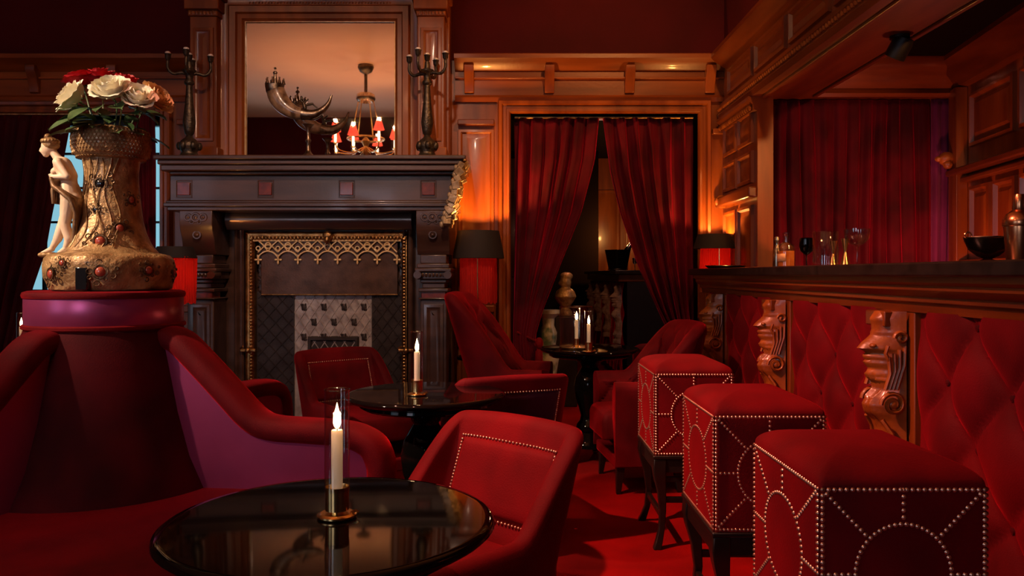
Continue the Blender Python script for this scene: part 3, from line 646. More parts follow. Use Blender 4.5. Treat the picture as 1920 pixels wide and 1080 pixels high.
# ------------------------------------------------------------------ bar stools
def stool():
    t = thing('bar_stool', '', 'stool', (0,0,0), 0, 'studded bar stools')
    w_, d_, zb, zs = .1675, .21, .40, .75
    b = MB()
    secs = []
    def ring(hx, hy, z, r=.012):
        pts = []
        for cx, cy, a0 in ((hx-r, hy-r, 0), (-hx+r, hy-r, 90), (-hx+r, -hy+r, 180), (hx-r, -hy+r, 270)):
            for k in range(4): a = math.radians(a0+k*30); pts.append((cx+r*math.cos(a), cy+r*math.sin(a), z))
        return pts
    for k in range(9): secs.append(ring(w_, d_, zb+(zs-zb)*k/8))
    for k in range(1, 13):
        a = k/12*PI/2; s_ = math.cos(a); secs.append(ring(max(.004,w_*s_**.8), max(.004,d_*s_**.8), zs+.055*math.sin(a)**1.0, .012*max(.2,s_)))
    b.loft(secs); b.build('upholstered_seat', V['velvet_bright'], t, smooth=50)
    n = MB(); r = .0052
    def nail(p, nx, ny):
        vs = []; N = 6
        ax = Vector((-ny, nx, 0)); nn = Vector((nx, ny, 0)); up = Vector((0,0,1)); p = Vector(p)
        for k in range(N): a = 2*PI*k/N; vs.append(p+(ax*math.cos(a)+up*math.sin(a))*r)
        for k in range(N): a = 2*PI*k/N; vs.append(p+(ax*math.cos(a)+up*math.sin(a))*r*.62+nn*r*.55)
        vs.append(p+nn*r*.8)
        fs = [(k, (k+1) % N, N+(k+1) % N, N+k) for k in range(N)]+[(N+k, N+(k+1) % N, 2*N) for k in range(N)]
        n.add(vs, fs)
    def row(a, b_, nx, ny, sp=.0118, skip=0):
        a = Vector(a); b_ = Vector(b_); L = (b_-a).length; m = max(1, round(L/sp))
        for k in range(skip, m+1): nail(a+(b_-a)*k/m, nx, ny)
    for nx, ny in ((0,-1),(-1,0),(0,1),(1,0)):
        hw = w_ if ny else d_; off = d_ if ny else w_
        ax = Vector((-ny, nx, 0)); nn = Vector((nx, ny, 0))
        def P(u, z): return ax*u+nn*(off+.0005)+Vector((0,0,z))
        e = .007; zc_ = (zb+zs)/2; rz_ = .10; ru = .10*hw/w_*.95; top = zs-e; bot = zb+e; hh = hw-e
        row(P(-hh,top), P(hh,top), nx, ny); row(P(-hh,bot), P(hh,bot), nx, ny); row(P(-hh,bot), P(-hh,top), nx, ny); row(P(hh,bot), P(hh,top), nx, ny)
        m = 54
        for k in range(m): a = 2*PI*k/m; nail(P(ru*math.cos(a), zc_+rz_*math.sin(a)), nx, ny)
        for q in range(8):
            a = q*PI/4
            if q % 2 == 0: tgt = (math.cos(a)*hh, math.sin(a)*(top-zc_))
            else: tgt = (math.copysign(hh, math.cos(a)), math.copysign(top-zc_, math.sin(a)))
            # start on the ellipse in direction of the target
            L = math.hypot(tgt[0]/ru, tgt[1]/rz_)
            row(P(tgt[0]/L, zc_+tgt[1]/L), P(tgt[0], zc_+tgt[1]), nx, ny, .0125, 1)
    n.build('nailhead_trim', V['nail'], t, smooth=180, kind='stuff', label='copper coloured nailheads in a wheel pattern')
    MB().box(-w_-.006, w_+.006, -d_-.006, d_+.006, .385, .40).build('seat_moulding', V['black'], t, bevel=.004)
    MB().box(-w_+.004, w_-.004, -d_+.004, d_-.004, .325, .385).build('seat_frame', V['black'], t, bevel=.004)
    for sx in (-1, 1):
        for sy in (-1, 1):
            secs = []
            for z, o, h in [(.385,.004,.026),(.34,.006,.027),(.30,.002,.024),(.24,-.008,.018),(.16,-.014,.014),(.08,-.008,.013),(.03,.006,.015),(0,.016,.017)]:
                cx, cy = sx*(w_-.028+o), sy*(d_-.028+o)
                secs.append([(cx-h,cy-h,z),(cx+h,cy-h,z),(cx+h,cy+h,z),(cx-h,cy+h,z)])
            MB().loft(secs).build('leg', V['black'], t, bevel=.004, sub=0, smooth=50)
    for sx in (-1, 1): MB().box(sx*(w_-.04)-.009, sx*(w_-.04)+.009, -d_+.04, d_-.04, .12, .145).build('stretcher', V['black'], t, bevel=.003)
    for sy in (-1, 1): MB().box(-w_+.04, w_-.04, sy*(d_-.04)-.009, sy*(d_-.04)+.009, .19, .215).build('stretcher', V['black'], t, bevel=.003)
    return t
st = stool(); st.location = (.775, 1.551+.21, 0); st['label'] = 'nearest studded red velvet bar stool, at the bottom right corner of the picture'
dup(st, 'middle studded red velvet bar stool, between the nearest and the farthest stool', (.770, 2.339+.21, 0))
dup(st, 'farthest studded red velvet bar stool, beside the pedestal table with two candles', (.772, 3.30+.235, 0))

# ------------------------------------------------------------------ tables
def table():
    t = thing('pedestal_table', '', 'table', (0,0,0), 0, 'round black lacquer tables')
    R = .31
    MB().lathe([(.0,.682),(R-.03,.682),(R-.018,.686),(R-.006,.694),(R,.700),(R-.002,.706),(R-.008,.710),(R-.02,.7105),(.0,.711)], 72).build('tabletop', V['lacquer'], t, smooth=40)
    MB().lathe([(R-.06,.684),(R-.055,.664),(R-.07,.655),(.0,.655)], 48).build('apron', V['lacquer'], t, smooth=40)
    MB().lathe([(.12,.655),(.10,.64),(.06,.615),(.05,.59),(.062,.57),(.085,.53),(.098,.47),(.09,.40),(.068,.34),(.055,.29),(.06,.26),(.08,.235),(.085,.21),(.07,.19),(.10,.15),(.125,.12),(.125,.10),(.0,.10)], 32).build('pedestal', V['lacquer'], t, smooth=50)
    for k in range(3):
        a = PI/2*0+k*2*PI/3-.9; ca, sa = math.cos(a), math.sin(a)
        MB().tube([(ca*q, sa*q, z) for q, z in ((.08,.14),(.14,.10),(.18,.055),(.21,.032))], [.035,.028,.022,.02], 10).build('foot', V['lacquer'], t, smooth=60)
        MB().ell((ca*.212, sa*.212, .022), .0219, 12, 8).build('ball_foot', V['silver'], t)
    return t
ta = table(); ta.location = (-.342, 1.475, 0); ta['label'] = 'nearest round black lacquer table, in the foreground beside the circular settee'
dup(ta, 'middle round black lacquer table in front of the fireplace with one candle', (-.335, 3.05, 0), .3)
dup(ta, 'round black lacquer table before the curtained doorway with two candles', (.485, 4.90, 0), .1)
dup(ta, 'round black lacquer table behind the settee at the far left, mostly hidden', (-2.80, 4.45, 0), .5)

# ------------------------------------------------------------------ candles
def holder():
    t = thing('candle_holder', '', 'candle holder', (0,0,0), 0, 'brass candle holders with glass chimneys')
    MB().lathe([(.0,0),(.034,0),(.037,.003),(.037,.006),(.033,.007),(.030,.009),(.0,.009)], 32).build('dish', V['brass'], t, smooth=30)
    MB().lathe([(.012,.009),(.012,.012),(.022,.014),(.0225,.058),(.0215,.058),(.020,.050),(.0,.050)], 28).build('cup', V['brass'], t, smooth=30)
    MB().tube([(.024,0,.006),(.036,0,.012),(.041,0,.008)], .003, 6).build('finger_ring', V['brass'], t)
    MB().lathe([(.0235,.050),(.0235,.238),(.0243,.240),(.0235,.241),(.0225,.240),(.0225,.050)], 32, cap=False).build('glass_chimney', V['glass'], t, smooth=60)
    MB().add(*torus_data(.0234, .0013, Matrix.Translation((0,0,.241)), 36, 8)).build('glass_rim', V['rim'], t)
    return t
def candle():
    t = thing('candle', '', 'candle', (0,0,0), 0, 'lit white candles')
    MB().lathe([(.0,.0),(.0105,.0),(.0108,.112),(.0095,.1145),(.004,.112),(.0,.111)], 20).build('wax', V['wax'], t, smooth=50)
    MB().tube([(0,0,.110),(.0006,0,.120),(.001,0,.124)], .0009, 5).build('wick', V['black'], t)
    MB().lathe([(.0006,.117),(.0055,.122),(.0075,.129),(.0068,.138),(.004,.150),(.0015,.160),(.0,.166)], 14).build('flame', V['flame'], t, smooth=60)
    return t
ho, ca = holder(), candle()
spots = [(-.331, 1.483, 'on the nearest round table'), (-.360, 2.97, 'on the middle table in front of the fireplace'),
         (.452, 4.62, 'on the doorway table, the right one of the two'), ((40-960)*4.4/1470, 4.4, 'at the far left behind the circular settee')]
for i, (x, y, s_) in enumerate(spots):
    h, c = (ho, ca) if i == 0 else (dup(ho, ''), dup(ca, ''))
    h.location = (x, y, .711); c.location = (x, y, .761)
    h['label'] = 'brass candle holder with glass chimney '+s_; c['label'] = 'lit white candle '+s_
    light('POINT', (x, y, .761+.142), 2.2 if i else 1.8, (1, .42, .14), size=.008)
# wide hurricane on the doorway table
hu = thing('hurricane_lamp', 'wide clear glass hurricane around a lit candle on the doorway table', 'candle holder', (.40, 4.86, .711))
MB().lathe([(.0,0),(.105,0),(.108,.01),(.03,.014),(.016,.02),(.016,.06),(.0,.06)], 32).build('brass_base', V['brass'], hu, smooth=40)
MB().lathe([(.103,.010),(.106,.25),(.108,.256),(.103,.256),(.100,.012)], 40, cap=False).build('glass_cylinder', V['glass'], hu, smooth=60)
MB().add(*torus_data(.1045, .0028, Matrix.Translation((0,0,.257)), 48, 8)).build('glass_rim', V['rim'], hu)
c = dup(ca, 'lit white candle inside the wide glass hurricane on the doorway table', (.40, 4.86, .771))
light('POINT', (.40, 4.86, .771+.142), 2.0, (1,.5,.2), size=.008)

# ------------------------------------------------------------------ upholstered chairs
def shell_chair(name, label, cat, pts, T, Hb, Ha, z0, zin, rake, vel, tufted=False, out=False, pan=None, seat=(.40,.42,.30,.44), loc=(0,0,0), rz=0, legh=.14, nails=True, crown=.02, drop=(.20,-.02), group=None):
    t = thing(name, label, cat, loc, rz, group)
    P = catmull([(x, y, 0) for x, y in pts], 96); N = len(P)
    ymax = max(p.y for p in P)
    def H(p):
        k = sm(drop[1], drop[0], p.y); return Ha+(Hb-Ha)*k+crown*k*(1-(p.x/.3)**2)
    def pos(i, o, z, extra=0):
        p = P[i]; T_ = (P[min(i+1, N-1)]-P[max(i-1, 0)]).normalized(); nr = Vector((T_.y, -T_.x, 0))
        if nr.dot(p-Vector((0,-.1,0))) < 0: nr = -nr
        k = sm(0, ymax-.03, p.y)
        q = p+nr*(o-extra); hz = max(0, z-.40); fl = .0 if not tufted else .04
        return Vector((q.x+fl*math.copysign(1, p.x)*min(1, abs(p.x)/.2)*hz, q.y+rake*hz*k, z))
    arc = [0]
    for i in range(1, N): arc.append(arc[-1]+(P[i]-P[i-1]).length)
    def section(i):
        h = H(P[i]); R = T/2; s_ = []
        for k in range(8): s_.append(pos(i, R, z0+(h-R-z0)*k/7))
        for k in range(1, 8):
            a = PI*k/8; s_.append(pos(i, R*math.cos(a)*1.0, h-R+R*math.sin(a)))
        m = 36 if tufted else 10
        for k in range(m+1):
            z = (h-R)+(zin-(h-R))*k/m; e = 0
            if tufted: e = .035*tuft(arc[i]-arc[-1]/2, z-.5, .085, .10)*min(1, k/3+.2)
            s_.append(pos(i, -R, z, e))
        return s_
    b0, b1 = int(N*.30), int(N*.70)
    for nm, a, b in (('arm', 0, b0), ('backrest', b0, b1), ('arm', b1, N-1)):
        m = MB(); secs = [section(i) for i in range(a, b+1)]; m.loft(secs, cap=(nm == 'arm'), closed=(nm == 'arm') or True)
        m.build(nm, V[vel], t, smooth=60)
    sw, sd, sz0, sz1 = seat
    c = MB(); r = .05
    secs = []
    for z, o in [(sz0,.0),(sz0+.02,.0),(sz1-.05,.0),(sz1-.02,.008),(sz1,.03),(sz1+.01,.08)]:
        hx, hy = sw/2-o, sd/2-o
        secs.append([(x*hx, y*hy-.02, z) for x, y in ((-1,-.9),(-.9,-1),(.9,-1),(1,-.9),(1,.9),(.9,1),(-.9,1),(-1,.9))])
    c.loft(secs); c.build('seat', V[vel], t, smooth=50, bevel=.01)
    xs = max(p.x for p in P)
    MB().box(-xs+.01, xs-.01, min(p.y for p in P)+.005, ymax-.02, legh, z0+.04).build('seat_rail', V[vel], t, bevel=.01)
    for sx in (-1, 1):
        for sy in (-1, 1):
            y = (min(p.y for p in P)+.04) if sy < 0 else ymax-.05; x = sx*(xs-.045)
            MB().loft([[(x-h+o*sx,y-h+o*sy,z),(x+h+o*sx,y-h+o*sy,z),(x+h+o*sx,y+h+o*sy,z),(x-h+o*sx,y+h+o*sy,z)] for z, h, o in ((0,.012,.012),(legh,.022,0))]).build('leg', V['black'], t, bevel=.003)
    if nails:
        n = MB()
        ii = [i for i in range(N) if abs(P[i].x) < .198 and P[i].y > .1]
        i0, i1 = ii[0], ii[-1]; zt_, zb_ = Hb-.062, .47
        def pi(f, z, e): 
            q = i0+(i1-i0)*f; a = int(q); fr_ = q-a; oo = T/2+.002 if out else -T/2; ee = -e if out else e; return pos(a, oo, z, ee).lerp(pos(min(a+1, N-1), oo, z, ee), fr_)
        MB().grid(20, 10, lambda u, v: pi(u, zb_+(zt_-zb_)*v, .008*min(1, 12*u, 12*(1-u), 12*v, 12*(1-v)))).build('back_panel', V[pan or vel], t, smooth=180, solid=.004)
        cnt = 30
        def dot(p): n.ell(p, .0045, 6, 5)
        for k in range(cnt+1): dot(pi(k/cnt, zt_+.004, .003)); dot(pi(k/cnt, zb_-.004, .003))
        for k in range(1, 22): dot(pi(0, zb_+(zt_-zb_)*k/22, .003)); dot(pi(1, zb_+(zt_-zb_)*k/22, .003))
        n.build('nailhead_trim', V['silver'] if False else V['nail'], t, kind='stuff', smooth=180, label='pale nailheads outlining the back panel')
    if tufted:
        bt = MB()
        for i in range(b0, b1, 7): bt.ell(pos(i, -T/2, Hb-.2), .008, 6, 5)
    return t
club = [(-.235,-.24),(-.240,0),(-.238,.15),(-.215,.215),(-.12,.235),(0,.237),(.12,.235),(.215,.215),(.238,.15),(.240,0),(.235,-.24)]
CL = dict(T=.055, Hb=.735, Ha=.50, drop=(.215,.06), z0=.17, zin=.38, rake=.38, vel='velvet_bright', crown=.014, group='club chairs with nailhead backs')
shell_chair('club_chair', 'large red velvet club chair with nailhead back panel beside the nearest table', 'armchair', club, loc=(-.215, 2.07, 0), rz=-math.radians(42), **CL)
CL2 = dict(CL); CL2['vel'] = 'velvet'; CL2['out'] = True; CL2['pan'] = 'plum'
shell_chair('club_chair', 'dark red club chair half hidden directly behind the large foreground club chair', 'armchair', club, loc=(-.105, 3.63, 0), rz=math.radians(200), **CL2)
CL3 = dict(CL); CL3['vel'] = 'velvet'
shell_chair('club_chair', 'small red club chair standing in front of the fireplace opening', 'armchair', club, loc=(-.80, 4.22, 0), rz=math.radians(38), **CL3)
ches = [(-.235,-.15),(-.245,-.02),(-.245,.12),(-.215,.20),(-.12,.245),(0,.25),(.12,.245),(.215,.20),(.245,.12),(.245,-.02),(.235,-.15)]
CH = dict(T=.085, Hb=1.04, Ha=.60, z0=.16, zin=.38, rake=.30, vel='velvet', tufted=True, seat=(.38,.36,.28,.43), nails=False, drop=(.22,.02), group='tufted high-backed armchairs')
shell_chair('tufted_armchair', 'tall tufted red armchair seen side-on, left of the curtained doorway', 'armchair', ches, loc=(.07, 4.92, 0), rz=math.radians(80), **CH)
CH['Hb'] = .89; CH['rake'] = .22
shell_chair('tufted_armchair', 'tufted red armchair tucked between the farthest stool and the doorway', 'armchair', ches, loc=(.665, 4.40, 0), rz=-math.radians(84), **CH)

# ------------------------------------------------------------------ circular settee
CX, CY = -1.448, 2.80
se = thing('circular_settee', 'large round red velvet settee with central drum and satin-sided dividing arms', 'sofa', (CX, CY, 0))
MB().lathe([(.0,1.112),(.245,1.112),(.258,1.108),(.262,1.098),(.258,1.088)], 64).build('drum_top', V['velvet'], se, smooth=50)
MB().lathe([(.252,1.092),(.255,1.085),(.255,.998),(.252,.992)], 72, cap=False).build('satin_band', V['satin'], se, smooth=60, label='plum satin band around the drum')
MB().lathe([(.256,.999),(.263,.994),(.263,.985),(.256,.980)], 64, cap=False).build('piping', V['velvet_bright'], se)
MB().lathe([(.25,.99),(.262,.96),(.285,.86),(.32,.70),(.365,.55),(.43,.42),(.43,.40)], 72, cap=False).build('backrest', V['velvet_dark'], se, smooth=60)  # darker velvet puts the shade on the backrest into its colour
angs = [math.radians(a) for a in (-12, -108, 162, 72)]
angs.sort()
for k in range(4):
    a0, a1 = angs[k]+.07, (angs[(k+1) % 4] if k < 3 else angs[0]+2*PI)-.07
    sc_ = MB(); prof = [(.32,.22),(1.0,.22),(1.03,.25),(1.035,.38),(1.02,.42),(.97,.445),(.7,.452),(.34,.44)]
    secs = []
    n = 20
    for i in range(n+1):
        a = a0+(a1-a0)*i/n; secs.append([(r*math.cos(a), r*math.sin(a), z) for r, z in prof])
    sc_.loft(secs); sc_.build('seat_cushion', V['velvet'], se, smooth=50)
MB().lathe([(.0,.05),(.98,.05),(.98,.21),(.0,.215)], 64).build('base', V['velvet_dark'], se)
MB().lathe([(.0,0),(.90,0),(.90,.05),(.0,.05)], 64).build('plinth', V['black'], se)
top = [(.20,.99),(.27,.988),(.33,.965),(.42,.885),(.52,.79),(.60,.715),(.66,.690),(.78,.686),(.90,.682),(.98,.668),(1.045,.63),(1.08,.56),(1.085,.48)]
topc = catmull([(r, z, 0) for r, z in top], 48)
for k, a in enumerate(angs):
    Mf = Euler((0,0,a)).to_matrix().to_4x4()
    # satin side slab
    sl = MB(); out = [(p.x, p.y) for p in topc]; poly = [(.22,.05)]+[(r-.012 if r > .9 else r, z-.035) for r, z in out]+[(1.05,.05)]
    def inset(p): return p
    sl.prism(poly, 'y', -.045, .045, Mf); sl.build('arm_panel', V['satin'], se, smooth=40, bevel=.006, label='plum satin side panel of the dividing arm')
    # velvet roll along the top
    tb_ = MB(); secs = []
    P2 = [Vector((p.x, 0, p.y)) for p in topc]+[Vector((1.085,0,.4)), Vector((1.08,0,.2)), Vector((1.08,0,.06))]
    for i, p in enumerate(P2):
        T_ = (P2[min(i+1, len(P2)-1)]-P2[max(i-1, 0)]).normalized(); nr = Vector((-T_.z, 0, T_.x))
        sec = []
        for q in range(16):
            b = 2*PI*q/16; cx_, cy_ = math.cos(b), math.sin(b)
            sec.append(p-nr*.042+nr*(.042*math.copysign(abs(cy_)**.7, cy_))+Vector((0, .066*math.copysign(abs(cx_)**.8, cx_), 0)))
        secs.append(sec)
    tb_.loft(secs, Mf); tb_.build('arm_roll', V['velvet'], se, smooth=50)

# ------------------------------------------------------------------ flower vase on the settee
VX, VY, VZ = -1.43, 2.80, 1.112
VS = .88
va = thing('figural_vase', 'large gilded ceramic vase with jewelled relief and a leaning ivory figurine', 'vase', (VX, VY, VZ))
def rip(b, z): return 1+.025*math.sin(5*b+z*20)+.015*math.sin(9*b-z*30)
bm_ = MB(); prof = [(.0,0),(.205,0),(.22,.006),(.222,.02),(.235,.05),(.240,.09),(.236,.112),(.222,.126),(.18,.135),(.165,.15),(.148,.165),(.0,.165)]
bm_.loft([[(r*VS*rip(2*PI*i/64,z)*math.cos(2*PI*i/64), r*VS*rip(2*PI*i/64,z)*math.sin(2*PI*i/64), z) for i in range(64)] for r, z in prof]); bm_.build('base', V['grit'], va, smooth=60)
prof = [(.17,.14),(.150,.17),(.130,.21),(.115,.26),(.106,.32),(.100,.38),(.100,.42),(.106,.455),(.112,.475)]
MB().loft([[(VS*r*(1+.02*math.sin(4*a+z*18))*math.cos(a), VS*r*(1+.02*math.sin(4*a+z*18))*math.sin(a), z) for a in [2*PI*i/56 for i in range(56)]] for r, z in [(interp([(q[1], q[0]) for q in prof], .14+.335*k/26), .14+.335*k/26) for k in range(27)]]).build('body', V['grit'], va, smooth=80)
MB().lathe([(VS*r, z) for r, z in [(.104,.46),(.125,.468),(.140,.485),(.146,.51),(.146,.54),(.140,.565),(.130,.572),(.120,.568),(.118,.50),(.0,.49)]], 56).build('collar', V['grit'], va, smooth=60)
hc = MB(); random.seed(5)
for j in range(8):
    for i in range(60):
        a = 2*PI*(i+.5*(j % 2))/60; r = interp([(.47,.124),(.485,.140),(.51,.146),(.54,.146),(.56,.142)], .473+j*.0125)*VS
        hc.add(*torus_data(.0062, .0018, Matrix.Translation((r*math.cos(a), r*math.sin(a), .473+j*.0125)) @ Euler((0, PI/2, a)).to_matrix().to_4x4() , 6, 4))
hc.build('honeycomb_relief', V['gilt'] if False else V['grit'], va, kind='stuff')
# jewels (angle measured from +x), all on the side towards the room
def jewel(a, z, r, m, R):
    R *= VS
    a = math.radians(a); M = Matrix.Translation((R*math.cos(a), R*math.sin(a), z)) @ Euler((0, PI/2, 0)).to_matrix().to_4x4() if False else Matrix.Translation((R*math.cos(a), R*math.sin(a), z)) @ Euler((0,0,a)).to_matrix().to_4x4()
    o = MB().ell((0,0,0), (r*.6, r, r), 12, 8, M).build('jewel', V[m], va)
    s_ = MB()
    s_.add(*torus_data(r*1.25, r*.28, M @ Euler((0, PI/2, 0)).to_matrix().to_4x4()))
    for q in range(9):
        b = q/9*2*PI+.4+z*9; k_r = 1.7+.9*(q % 3)/2; s_.add(*torus_data(r*(.30+.22*(q % 2)), r*.14, M @ Matrix.Translation((0, r*k_r*math.cos(b)*1.15, r*k_r*math.sin(b)*.9)) @ Euler((0, PI/2, 0)).to_matrix().to_4x4(), 8, 5))
    s_.build('jewel_setting', V['grit_dark'], o, smooth=60)
for a, z, r, m, R in [(-85,.371,.017,'gem_black',.100),(-92,.28,.010,'gem_black',.112),(-22,.32,.012,'gem_red',.107),(-50,.217,.014,'gem_red',.129),(-78,.170,.017,'gem_red',.152),
                      (-124,.058,.016,'gem_red',.236),(-107,.095,.010,'gem_red',.240),(-72,.066,.017,'gem_red',.238),(-30,.072,.014,'gem_red',.238),(10,.066,.014,'gem_red',.238)]:
    jewel(a, z, r, m, R)
Mp = Matrix.Translation((.205*math.cos(math.radians(-88)), .205*math.sin(math.radians(-88)), 0)) @ Euler((0,0,math.radians(-88))).to_matrix().to_4x4()
MB().box(-.02, .008, -.020, .020, .004, .082, Mp).build('dark_plaque', V['gem_black'], va, bevel=.004)
# raised tendrils
tn = MB()
for a0, ph in [(-130,0),(-112,1),(-95,2),(-84,.5),(-70,1.6),(-55,2.4)]:
    pts = []
    for k in range(20):
        z = .46-.31*k/19; a = math.radians(a0+7*math.sin(k*.45+ph)); R = interp([(.14,.170),(.17,.151),(.21,.131),(.26,.116),(.32,.107),(.38,.101),(.46,.108)], z)*VS+.002
        pts.append((R*math.cos(a), R*math.sin(a), z))
    tn.tube(pts, .0022, 6)
tn.build('tendril_relief', V['grit'], va, kind='stuff')
# figurine: capsules fused into one skin. local frame: px -> metres at the figure's depth
FY = 2.735
def fpx(px, py, dy=0): return Vector(((px-960)*FY/1470-VX, FY-VY+dy, CAMZ+(514-py)*FY/1470-VZ))
def capsule(m, a, b, ra, rb, n=12):
    a = Vector(a); b = Vector(b); T = (b-a); L = T.length or 1e-6; t = T/L
    pts, rs = [], []
    for k in range(1, 5): q = PI/2*k/5; pts.append(a-t*ra*math.cos(q)); rs.append(ra*math.sin(q))
    pts.append(a); rs.append(ra); pts.append(b); rs.append(rb)
    for k in range(4, 0, -1): q = PI/2*k/5; pts.append(b+t*rb*math.cos(q)); rs.append(rb*math.sin(q))
    m.tube(pts, rs, n)
fg = MB()
def cp(a, b, ra, rb): capsule(fg, a, b, ra, rb)
HD = fpx(92, 275)
fg.ell(HD, (.026,.022,.030), 14, 10, None)
cp(fpx(84,284), fpx(86,290), .014, .010)          # jaw
cp(fpx(78,279), fpx(76,283), .006, .005)          # nose
cp(fpx(100,286), fpx(113,303), .0125, .016)       # neck
cp(fpx(117,306,-.028), fpx(117,306,.028), .017, .017)  # shoulders
cp(fpx(118,310), fpx(128,330), .030, .030); cp(fpx(118,310,-.018), fpx(126,330,-.012), .022, .022); cp(fpx(118,310,.018), fpx(126,330,.012), .022, .022)
cp(fpx(128,330), fpx(131,350), .028, .026)        # waist
cp(fpx(131,352,-.012), fpx(135,370,-.016), .026, .031); cp(fpx(131,352,.012), fpx(135,370,.016), .026, .031)
cp(fpx(142,374,-.014), fpx(140,376,.014), .027, .027)
cp(fpx(107,322,-.014), fpx(106,323,-.014), .013, .012); cp(fpx(108,322,.014), fpx(107,323,.014), .013, .012)  # breasts
cp(fpx(134,378,-.018), fpx(128,422,-.020), .027, .017); cp(fpx(128,422,-.020), fpx(135,447,-.018), .018, .016); cp(fpx(135,447,-.018), fpx(128,466,-.018), .014, .009)
cp(fpx(128,467,-.018), fpx(118,474,-.022), .010, .007)
cp(fpx(130,380,.014), fpx(114,425,.008), .026, .017); cp(fpx(114,425,.008), fpx(106,448,.006), .018, .015); cp(fpx(106,448,.006), fpx(96,466,.004), .014, .009)
cp(fpx(96,467,.004), fpx(78,475,.0), .010, .006)
cp(fpx(120,308,-.036), fpx(140,334,-.046), .014, .0115); cp(fpx(140,334,-.046), fpx(112,334,-.040), .011, .008); cp(fpx(112,334,-.040), fpx(106,330,-.034), .008, .006)
cp(fpx(116,308,.034), fpx(122,334,.040), .014, .011); cp(fpx(122,334,.040), fpx(108,342,.01), .011, .008)
for q in range(4): cp(fpx(105,330+q*2,-.034+q*.003), fpx(99,328+q*2.4,-.026+q*.003), .0028, .0022)
fo = fg.build('figurine', V['bisque'], va, smooth=180, label='ivory nude female figurine looking down')
md = fo.modifiers.new('remesh', 'REMESH'); md.mode = 'VOXEL'; md.voxel_size = .0028; md.use_smooth_shade = True
md = fo.modifiers.new('smooth', 'SMOOTH'); md.factor = .5; md.iterations = 4
hr = MB(); hr.ell(HD+Vector((.006,0,.008)), (.027,.025,.026), 14, 10); hr.ell(HD+Vector((-.004,0,.034)), (.012,.012,.012)); hr.ell(HD+Vector((.022,0,.004)), (.014,.014,.014))
for i in range(16):
    a = i/16*2*PI; hr.ell(HD+Vector((.004+.022*math.cos(a), .022*math.sin(a), .018)), .009, 8, 6)
hr.build('figurine_hair', V['grit'], fo, smooth=60, label='gilded curled hair')
dr = MB()
for i in range(9):
    o = (i-4)*.007
    dr.tube([fpx(110,336,o-.02), fpx(116,352,-.042+o*.3), fpx(132,362,-.050+o*.4), fpx(150+i*.6,376,-.035+o), fpx(156,400+i,-.02+o), fpx(152-i*.7,430,-.01+o), fpx(146-i*1.2,462,o)], [.006,.009,.008,.009,.008,.009,.011], 7)
for i in range(4): dr.tube([fpx(112+i,340,-.03+.01*i), fpx(113+i*2,360,-.044+.01*i), fpx(112+i,384,-.040+.01*i)], [.006,.008,.004], 7)
dr.build('figurine_drapery', V['drape'], fo, smooth=60, label='bronzed drapery around the hips')
rk = MB(); random.seed(9)
for i in range(14):
    rk.ell(fpx(82+i*6, 478, random.uniform(-.03,.03)), (.018,.018,.010), 8, 6)
rk.build('rocky_ledge', V['grit'], fo, smooth=60)

# roses
def petal_mesh(Rp, span, flare, hgt):
    def fn(u, v):
        a = (u-.5)*2; th = math.radians(25+95*v) ; wf = min(1, .45+1.1*v)*(1 if v < .82 else math.sqrt(max(.05, 1-((v-.82)/.2)**2*.9)))
        r = Rp*math.sin(min(th, math.radians(105))) + flare*max(0, v-.62)**1.6*4*(1+.10*math.cos(a*4))
        z = hgt*v + .0012*math.cos(a*5)*v - .25*flare*max(0, v-.8)*6
        an = a*span*wf
        return (r*math.sin(an), -r*math.cos(an)+.001*math.sin(a*7)*v, z)
    m = MB().grid(10, 10, fn); me = m.build('petal', V['petal'], smooth=180); d = me.data; bpy.data.objects.remove(me); return d
pm = {k: [petal_mesh(.015,1.2,.000,.046), petal_mesh(.024,1.0,.004,.046), petal_mesh(.032,.85,.009,.043), petal_mesh(.038,.75,.016,.036)] for k in 'wyr'}
def setm(d, m): d.materials[0] = V[m]
for k, m in (('w','petal'),('y','petal_y'),('r','petal_r')):
    for d in pm[k]: setm(d, m)
def rose(label, kind, pos, tilt, size, base, leaf=True):
    t = thing('rose', label, 'flower', pos, 0, 'roses in the figural vase')
    Mt = Vector(tilt).normalized().to_track_quat('Z', 'Y').to_matrix().to_4x4()
    cm_ = MB()
    pts = [(.010*(1-t_/40)*math.cos(t_*.55)*size*1.2, .010*(1-t_/40)*math.sin(t_*.55)*size*1.2, (.022+.012*t_/40)*size) for t_ in range(40)]
    cm_.ell((0,0,.018*size), (.014*size,.014*size,.020*size), 12, 8, Mt); cm_.tube(pts, .0022*size, 5, Mt)
    cm_.build('bud_centre', V[{'w':'petal','y':'petal_y','r':'petal_r'}[kind]], t, smooth=60)
    for lay, (n_, r_, lean) in enumerate([(3,0,.05),(4,.0,.05),(5,.001,.08),(6,.002,.14)]):
        for i in range(n_):
            a = 2*PI*i/n_+lay*.5+random.uniform(-.1,.1)
            o = link(bpy.data.objects.new('petal', pm[kind][lay])); o.parent = t
            o.matrix_local = Mt @ Euler((0,0,a)).to_matrix().to_4x4() @ Matrix.Translation((0,-r_*size,0)) @ Euler((lean+random.uniform(-.06,.06),0,0)).to_matrix().to_4x4() @ Matrix.Diagonal((size,size,size,1))
    b = Vector(base)-Vector(pos)
    d = -Vector(tilt).normalized()*.05
    st_ = MB().tube(catmull([(0,0,0), tuple(d), tuple(b*.55+d*.4), tuple(b)], 10), .0028, 6).build('stem', V['leaf'], t, smooth=60)
    sp = MB()
    for i in range(5):
        a = i/5*2*PI; sp.tube([(0,0,0), (.012*math.cos(a),.012*math.sin(a),-.002), (.026*math.cos(a),.026*math.sin(a),-.012)], [.004,.004,.0006], 5, Mt)
    sp.build('sepals', V['leaf'], t)
    return t
